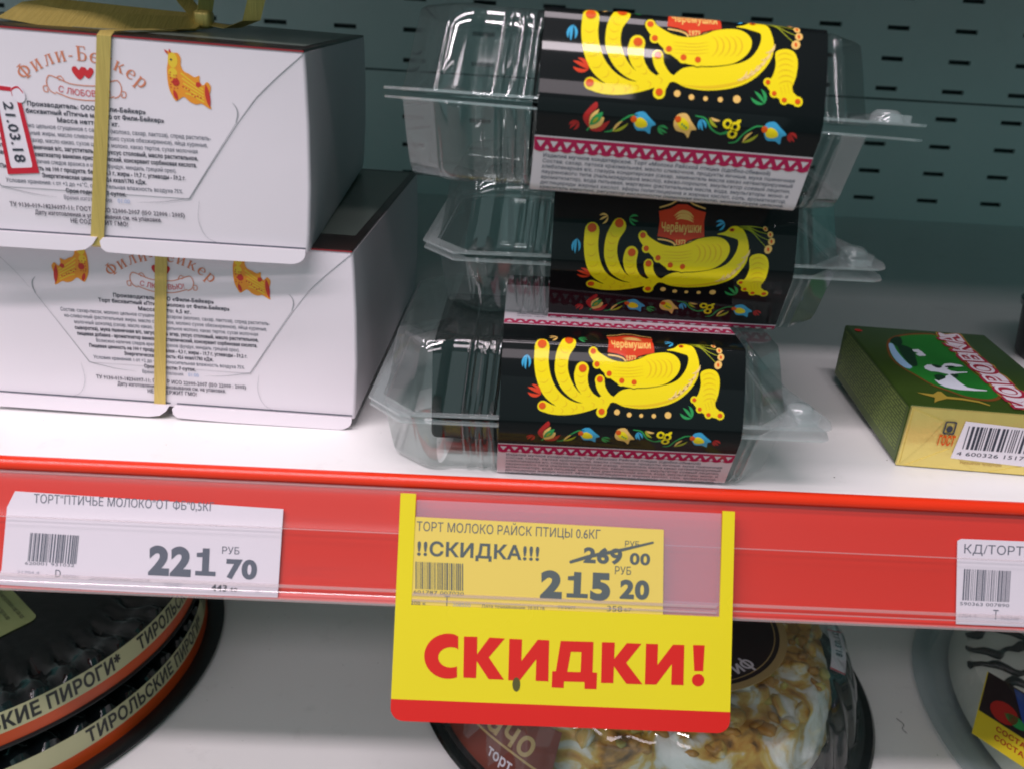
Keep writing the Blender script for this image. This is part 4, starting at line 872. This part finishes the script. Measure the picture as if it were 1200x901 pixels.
back_ = [(36.3, 75.4), (38.1, 75.2), (39.0, 74.0), (44.2, 75.8), (45.7, 74.8), (44.9, 68.2), (44.0, 60.7), (44.1, 53.6), (43.3, 46.6), (44.9, 42.5), (43.8, 36.8), (44.8, 31.8), (44.5, 25.7), (44.2, 20.8), (45.4, 19.1), (44.1, 11.4), (39.7, 3.5), (36.1, 4.6), (35.4, 8.0), (35.1, 12.5), (34.8, 16.2), (35.7, 20.2), (35.4, 23.0), (36.0, 29.1), (35.3, 34.1), (35.4, 40.6), (35.1, 46.0), (35.3, 52.9), (35.5, 60.1), (35.6, 66.3), (35.3, 71.3)]
oval_ = [(12.1, 61.4), (15.3, 65.9), (19.1, 69.2), (27.2, 72.9), (35.6, 73.3), (36.4, 60.3), (34.5, 40.4), (35.5, 27.0), (35.2, 17.2), (34.7, 12.4), (29.3, 8.7), (22.3, 10.1), (18.5, 14.1), (14.0, 18.5), (10.9, 26.3), (7.8, 35.1), (7.3, 43.9), (9.2, 53.5)]
star_ = [(5.7, 11.2), (11.2, 10.8), (13.7, 13.6), (14.8, 13.4), (15.3, 9.8), (20.5, 9.3), (25.2, 7.9), (27.8, 5.3), (27.4, 4.4), (24.6, 6.5), (19.8, 7.7), (14.6, 7.8), (10.6, 5.3), (8.9, 3.6), (10.7, 8.0), (8.0, 9.5)]
a.poly([smooth_loop(oval_, 3)], 'bronze', 1); c_ = np.array([24, 40.]); a.poly([smooth_loop([tuple(np.array(p)*.95+c_*.05) for p in oval_], 3)], 'meadow', 2)
a.poly([smooth_loop(sky_, 3)], 'skyblue', 3)
for q in (tree1_, tree2_): a.poly([smooth_loop(q, 3)], 'tree', 4)
for q in (cow1_, cow2_, calf_): a.poly([ccw(q)], 'cow', 5)
for q in (spot1_, spot2_, spot3_, spot4_): a.poly([smooth_loop(q, 3)], 'tree', 6)
a.build('label_picture', pk, lambda x, y, h: (x, y, PH+h))
# lettering runs from the near right corner to the far left one, letters turned away from us
a = Art(); d = np.array([-4.0, 72.0]); ang = math.atan2(d[1], d[0])
BK = lambda k: [(39.8+(p[0]-39.8)*k, 39+(p[1]-39)*(1-(1-k)*.14)) for p in smooth_loop(back_, 3)]
a.poly([BK(1.06)], 'goldprint', 7); a.poly([BK(.96)], 'maroon', 8); a.poly([BK(.86)], 'pinkw', 9)
a.text('КОРОВКА', 44.0, 3.4, 8.4, 'maroon', 10, bold=0.085, fit=70, rot=R(91), res=2); a.text('КОРОВКА', 43.7, 3.6, 7.8, 'pinkw', 11, bold=0.005, fit=69.6, rot=R(91), res=2); a.build('label_lettering', pk, lambda x, y, h: (x, y, PH+h))
a = Art(); a.poly([ccw(star_)], 'goldprint', 6)
a.build('medal_print', pk, lambda x, y, h: (x, y, PH+h))
a = Art(); a.poly([disc(3.5, 71, 1.6, 1.4)], 'bdred', 6); a.build('corner_mark', pk, lambda x, y, h: (x, y, PH+h))
prism('side_panel', [(1.2, 1.0), (PD-1.2, 1.0), (PD-1.2, PH-1.0), (1.2, PH-1.0)], [], lambda y, z, h: (-h, y, z), -0.3, 0.06, M['packside'], pk)
a = Art()
for i in range(15): 
    z = 4.2+i*1.16
    y = 3.0
    while y < 72:
        L_ = 1.5+rng.rand()*5; a.poly([(y, z), (min(y+L_, 74), z), (min(y+L_, 74), z+.42), (y, z+.42)], 'packstripe', 1); y += L_+0.7
a.build('side_print', pk, lambda y, z, h: (-h-0.06, y, z))
# dark round tub cut by the right edge of the frame
tb = empty('dark_tub', (278, 146, 0), label='dark round tub behind the foil pack, cut by the right edge', cat='tub')
lathe('tub_body', [(0.1, 0.3), (24, 0.3), (25, 2), (27, 26), (26, 27)], M['trayd'], tb, n=48); lathe('tub_lid', [(28, 24.5), (28.4, 27), (26, 30), (0.1, 30.5)], M['tray'], tb, n=48)

# ------------------------------------------------------------------ lower shelf: pies
LZ = -178
def pie(name, loc, label, Rr, flange, phase):
    root = empty(name, loc, label=label, cat='packed pie', group='stacked round pies in black trays')
    lathe('tray', [(0.1, 0.2), (Rr-10, 0.2), (Rr-2, 0.5), (Rr+flange-2, 0.8), (Rr+flange, 1.6), (Rr+flange+.3, 2.6), (Rr+flange-1.5, 3.2), (Rr+1.5, 2.4), (Rr+.6, 2.2)], M['trayd'], root, n=120)
    lathe('red_band', [(Rr+0.9, 2.0), (Rr+0.2, 8.3)], M['bandred'], root, n=120)
    lathe('name_band', [(Rr+0.2, 8.3), (Rr-1.4, 17.4)], M['band'], root, n=120)
    wave = lambda a_, j, r, z: ((1.0*math.sin(a_*58)*(1 if 1 <= j <= 4 else 0)), (1.9*math.sin(a_*58)+0.6*math.sin(a_*23+1))*(1 if 1 <= j <= 4 else 0))
    lathe('lid', [(Rr-1.5, 17.4), (Rr-3, 18.8), (Rr-7, 19.5), (Rr-13, 17.0), (Rr-20, 15.0), (Rr-26, 18.4), (Rr-31, 19.0), (0.1, 19.2)], M['tray'], root, n=384, wave=wave)
    a = Art(); Rm = Rr-0.6
    for i in range(5):
        ang_ = phase+i*48*math.pi/180
        a.text('ТИРОЛЬСКИЕ ПИРОГИ*', ang_*Rm, 9.9, 6.2, 'bandink', 1, bold=0.035, fit=43*math.pi/180*Rm, res=3)
    def fm(u, v, h): t = u/Rm; r = Rr+0.2-(v-8.3)*0.176+h; return (r*math.cos(t), r*math.sin(t), v)
    a.build('band_lettering', root, fm); return root
pc = (-265, 124)
p1 = pie('pie_package', (pc[0], pc[1], LZ), 'lower of two stacked round pies in black trays, at the lower left', 119.5, 9.5, R(-35.4))
p2 = pie('pie_package', (pc[0], pc[1], LZ+26.5), 'upper of two stacked round pies, with a lime label on its dark lid', 117.5, 1.8, R(-19.6-48*2))
lb = prism('lid_label', rr(-60, -58, 40, 6, 4), [], lambda x, y, h: (x*0.62+y*0.55+34, -x*0.55+y*0.80-14, 19.4+h), 0, 0.3, M['limelabel'], p2)
a = Art()
for i in range(9): a.text('мука пшеничная, масло растительное, сахар, соль, вода', -10, 0-i*5.0, 2.2, 'bandink', 1, fit=44-(i % 3)*5, res=1)
barcode(a, 8, 34, -55, -46, 'ink2'); a.build('label_print', p2, lambda x, y, h: (x*0.62+y*0.55+34, -x*0.55+y*0.80-14, 19.7+h))

# ------------------------------------------------------------------ lower shelf: cream cake under a dome
ck = empty('domed_cake', (87, 126, LZ), label='cream and caramel cake under a clear dome on a black base, below the sign', cat='cake')
RB = 116
lathe('base_tray', [(0.1, 0.2), (RB-6, 0.2), (RB-1, 1.2), (RB, 3.0), (RB-1.2, 4.4), (RB-4, 4.6), (RB-9, 4.0), (RB-12, 3.2), (0.1, 3.0)], M['tray'], ck, n=128)
# cake body: wavy cream surface
def cake_body():
    V = []; F = []; nr, na = 46, 150
    from mathutils import noise
    for i in range(nr+1):
        for j in range(na):
            a_ = 2*math.pi*j/na; t = i/nr
            if t < 0.78: r = 88*t/0.78; z = 38-7*(t/0.78)**3
            else: q = (t-0.78)/0.22; r = 88+6*math.sin(q*math.pi/2); z = 31-27*q
            p = Vector((r*math.cos(a_), r*math.sin(a_), z)); n_ = noise.fractal(p*0.055, 0.8, 2.1, 5)
            z += 5.5*n_*(1 if t < 0.9 else (1-t)*10); r += 2.2*noise.noise(p*0.09)*(t > .3)
            V.append((r*math.cos(a_), r*math.sin(a_), z))
    for i in range(nr):
        for j in range(na): F.append((i*na+j, i*na+(j+1) % na, (i+1)*na+(j+1) % na, (i+1)*na+j))
    o = link('cake', V, F, M['topping'], ck, smooth=True); return o
cake_body()
def chunks(name, n, m, parent, seed, rmax, zfun, size):
    rs = random.Random(seed); bm = bmesh.new(); ico = bmesh.new(); bmesh.ops.create_icosphere(ico, subdivisions=2, radius=1); iv = [v.co.copy() for v in ico.verts]; fc = [[v.index for v in q.verts] for q in ico.faces]; ico.free()
    V = []; F = []
    from mathutils import noise
    for _ in range(n):
        a_ = rs.uniform(0, 2*math.pi); r = rmax*math.sqrt(rs.random()); sx, sy, sz = [size*rs.uniform(.5, 1.5) for _ in range(3)]; Rm_ = Matrix.Rotation(rs.uniform(0, 6), 3, 'Z') @ Matrix.Rotation(rs.uniform(-.8, .8), 3, 'X'); k = len(V); o_ = Vector((rs.uniform(0, 99),)*3)
        for v in iv:
            q = v*(1+0.55*noise.noise(v*1.6+o_)); q = Rm_ @ Vector((q.x*sx, q.y*sy, q.z*sz*.55)); V.append((r*math.cos(a_)+q.x, r*math.sin(a_)+q.y, zfun(r)+q.z))
        F += [tuple(k+i for i in q) for q in fc]
    o = link(name, V, F, m, parent, smooth=True); o['kind'] = 'stuff'; return o
zf = lambda r: 38-7*(r/92)**3
chunks('caramel_crumbs', 130, M['crumb'], ck, 4, 88, zf, 3.0); chunks('yellow_crumbs', 110, M['crumb2'], ck, 9, 88, zf, 3.0); chunks('cream_flakes', 160, M['topping'], ck, 17, 88, zf, 4.4)
lathe('dome', [(RB-5, 4.8), (RB-8, 5.4), (RB-10, 8), (RB-14, 26), (RB-20, 40), (RB-26, 46), (RB-33, 50), (79, 51.5), (77, 53.5), (0.1, 54)], M['dome'], ck, n=160, wave=lambda a_, j, r, z: ((1.2*math.sin(a_*36) if 2 <= j <= 5 else 0), 0))
# lid disc label
lb = empty('x'); bpy.data.objects.remove(lb)
LC = (-4, -2)
def discmap(z, c=(0, 0)): return lambda x, y, h: (x+c[0], y+c[1], z+h)
a = Art(); dz = 54.2
prism('lid_label', disc(9, -25, 50, 50, 64), [], discmap(dz), 0, 0.3, M['golddisc'], ck)
a.poly([disc(9, -25, 46.5, 46.5, 64)], 'browndisc', 1); a.holed(disc(9, -25, 44.5, 44.5, 64), [disc(9, -25, 44.0, 44.0, 64)], 'golddisc', 2)
def ringtext(a, txt, cx, cy, rad, a0, size, m, layer, bold, inward=True, step=1.0):
    pos = 0; k = size/0.73
    for ch in txt:
        v, t, ad = G.get(ch, bold, 3)
        if len(v):
            th = a0+(pos+ad/2)*k/rad; X = (v[:, 0]-ad/2)*k; Y = v[:, 1]*k
            ex = np.array([-math.sin(th), math.cos(th)]); ey = np.array([-math.cos(th), -math.sin(th)])
            P = np.array([cx, cy])+np.outer(X, ex)+(np.array([math.cos(th), math.sin(th)])*rad)+np.outer(Y, ey); a.tris(P, t, m, layer)
        pos += ad
ringtext(a, 'Торт Тиф', 9, -25, 42, R(-108), 7, 'pinkw', 3, 0.02)
a.build('lid_label_print', ck, discmap(dz+0.3))
# crescent label on the dome's left
def conemap(u, v, h): r = (RB-9.5)-v*0.42+h+1.4; return (r*math.cos(u), r*math.sin(u), 6+v)
V = []; a = Art(); nU = 16
V = [conemap(R(188+i*3.4), v, h) for i in range(nU) for v, h in ((-1, 0), (30, 0))]
link('side_label', V, [(2*i, 2*i+2, 2*i+3, 2*i+1) for i in range(nU-1)], M['brownred'], ck, smooth=True)
a.text('рачо', 0, 0, 11, 'golddisc', 1, bold=0.02, shear=0.25, res=3, T=lambda P: np.stack([R(212)+P[:, 0]/100, P[:, 1]+14], 1))
a.text('торт', 0, 0, 4.5, 'pinkw', 1, bold=0.02, res=2, T=lambda P: np.stack([R(221)+P[:, 0]/100, P[:, 1]+5], 1))
a.poly(stroke([(0, 0), (22, 1), (42, 0)], .5), 'golddisc', 1, lambda P: np.stack([R(214)+P[:, 0]/100, P[:, 1]+11.5], 1))
a.build('side_label_print', ck, conemap)
sd = empty('date_sticker', (87, 130, LZ), label='small white date sticker on the rim of the domed cake', cat='sticker')
def stm(u, v, h): r = 90.5+v; t = u; return (r*math.cos(t), r*math.sin(t), 38.5-v*0.15+h)
V = [stm(R(-27+i*1.8), v, 0) for i in range(12) for v in (0, 7)]
link('sticker_paper', V, [(2*i, 2*i+1, 2*i+3, 2*i+2) for i in range(11)], M['paper'], sd)
a = Art(); a.text('21.03.18', 0, 0, 3.2, 'ink2', 1, bold=0.03, fit=20, T=lambda P: np.stack([R(-8)-P[:, 0]/98, 2+3.2-P[:, 1]], 1)); 
for q in (R(-27), R(-7.8)): a.poly([(q, 0), (q+.011, 0), (q+.011, 7), (q, 7)], 'sticker', 1)
a.build('sticker_print', sd, lambda u, v, h: stm(u, v, h+0.15))

# ------------------------------------------------------------------ lower shelf: white cake at the right
wc = empty('white_cake', (382, 84, LZ), label='white cream cake with dark chocolate waves under a clear dome at the lower right', cat='cake')
RW = 154
lathe('base_tray', [(0.1, 0.2), (RW-8, 0.2), (RW-1, 1.5), (RW, 2.6), (RW-2, 3.4), (RW-12, 3.2), (RW-15, 2.0), (0.1, 2)], M['milky'], wc, n=128)
lathe('cake', [(0.1, 24), (124, 24), (131, 22.5), (134.5, 18), (136, 4)], M['pale'], wc, n=96)
lathe('dome', [(RW-4, 3.6), (RW-8, 4.2), (RW-11, 9), (RW-16, 28), (RW-22, 44), (RW-34, 48), (0.1, 49)], M['dome'], wc, n=128)
for k in range(7):
    P = []; yb = -14+k*14
    xs = np.linspace(-math.sqrt(max(0, 132.5**2-yb**2)), -20, 40)
    for x in xs: P.append((x, yb+3.5*math.sin(x*0.17+k*1.3)+1.2*math.sin(x*0.5+k), 24.4 if x > -126 else 22.6))
    Vt = []; Ft = []
    for i, p in enumerate(P):
        for j in range(6): t = j*math.pi/3; w = 2.3+1.0*math.sin(i*.9+k); Vt.append((p[0]+.0, p[1]+w*math.cos(t), p[2]+w*.8*math.sin(t)))
    Ft = [(i*6+j, i*6+(j+1) % 6, i*6+6+(j+1) % 6, i*6+6+j) for i in range(39) for j in range(6)]+[tuple(range(6)), tuple(39*6+j for j in range(6))[::-1]]
    link('chocolate_wave', Vt, Ft, M['chocline'], wc, smooth=True)
# square label lying on the dome
def lm(x, y, h): return (-156+x*0.42+y*0.55, -20-x*0.86+y*0.80, 31+h+x*0.10+y*0.22)
prism('dome_label', [(0, -5), (90, -5), (90, 34), (0, 34)], [], lm, 0, 0.3, M['labelyellow'], wc)
a = Art(); a.poly([(0.5, 9), (90, 9), (90, 34), (0.5, 34)], 'browndisc', 1); a.poly([(24, 10), (90, 10), (90, 33), (14, 33)], 'labelblue', 2); a.poly([disc(12, 16, 7, 6, rot=.3)], 'labelred', 3); a.poly([leaf(12, 16, 24, 14, 3)[0]], 'bgreen', 3)
a.text('БЕЗЕ ПОЛЕТ', 26, 24, 5, 'pinkw', 3, bold=0.03); a.text('с орехами', 24, 14, 4, 'pinkw', 3, bold=0.02)
for i in range(2): a.text('СОСТАВ САХАР ЯЙЦО МАСЛО', 10, 4-i*5, 2.8, 'labelred', 2, bold=0.03)
a.build('label_print', wc, lambda x, y, h: lm(x, y, h+0.3))

def dust(name, x0, x1, y0, y1, z, n, seed):
    rs = random.Random(seed); V = []; F = []
    for _ in range(n):
        x, y, r_ = rs.uniform(x0, x1), rs.uniform(y0, y1), rs.uniform(.12, .38); k = len(V); a0 = rs.uniform(0, 3)
        V += [(x+r_*math.cos(a0+i*2.1), y+r_*math.sin(a0+i*2.1), z+.02) for i in range(3)]+[(x, y, z+r_*.8)]
        F += [(k, k+1, k+3), (k+1, k+2, k+3), (k+2, k, k+3)]
    o = link(name, V, F, M['lintdust']); return tag(o, 'tiny specks of dust and crumbs scattered on the white shelf' if z == 0 else 'tiny specks of dust scattered on the lower shelf', 'dust', kind='stuff')
dust('shelf_dust', -160, 230, 5, 150, 0, 60, 5); dust('shelf_dust', -140, 230, 40, 190, LZ, 60, 6)
# lint on the lower shelf
def lint(P, label):
    V = []; F = []
    Q = smooth_open(P, 5)
    for x, y, z in Q:
        for j in range(4): t = j*math.pi/2; V.append((x+.15*math.cos(t), y, z+.15+.15*math.sin(t)))
    F = [(i*4+j, i*4+(j+1) % 4, i*4+4+(j+1) % 4, i*4+4+j) for i in range(len(Q)-1) for j in range(4)]
    o = link('lint_thread', V, F, M['lint']); tag(o, label, 'lint'); return o
lint([(213, 100, LZ), (215, 96, LZ), (213, 93, LZ), (214, 90, LZ)], 'short dark thread lying on the lower shelf beside the white cake')
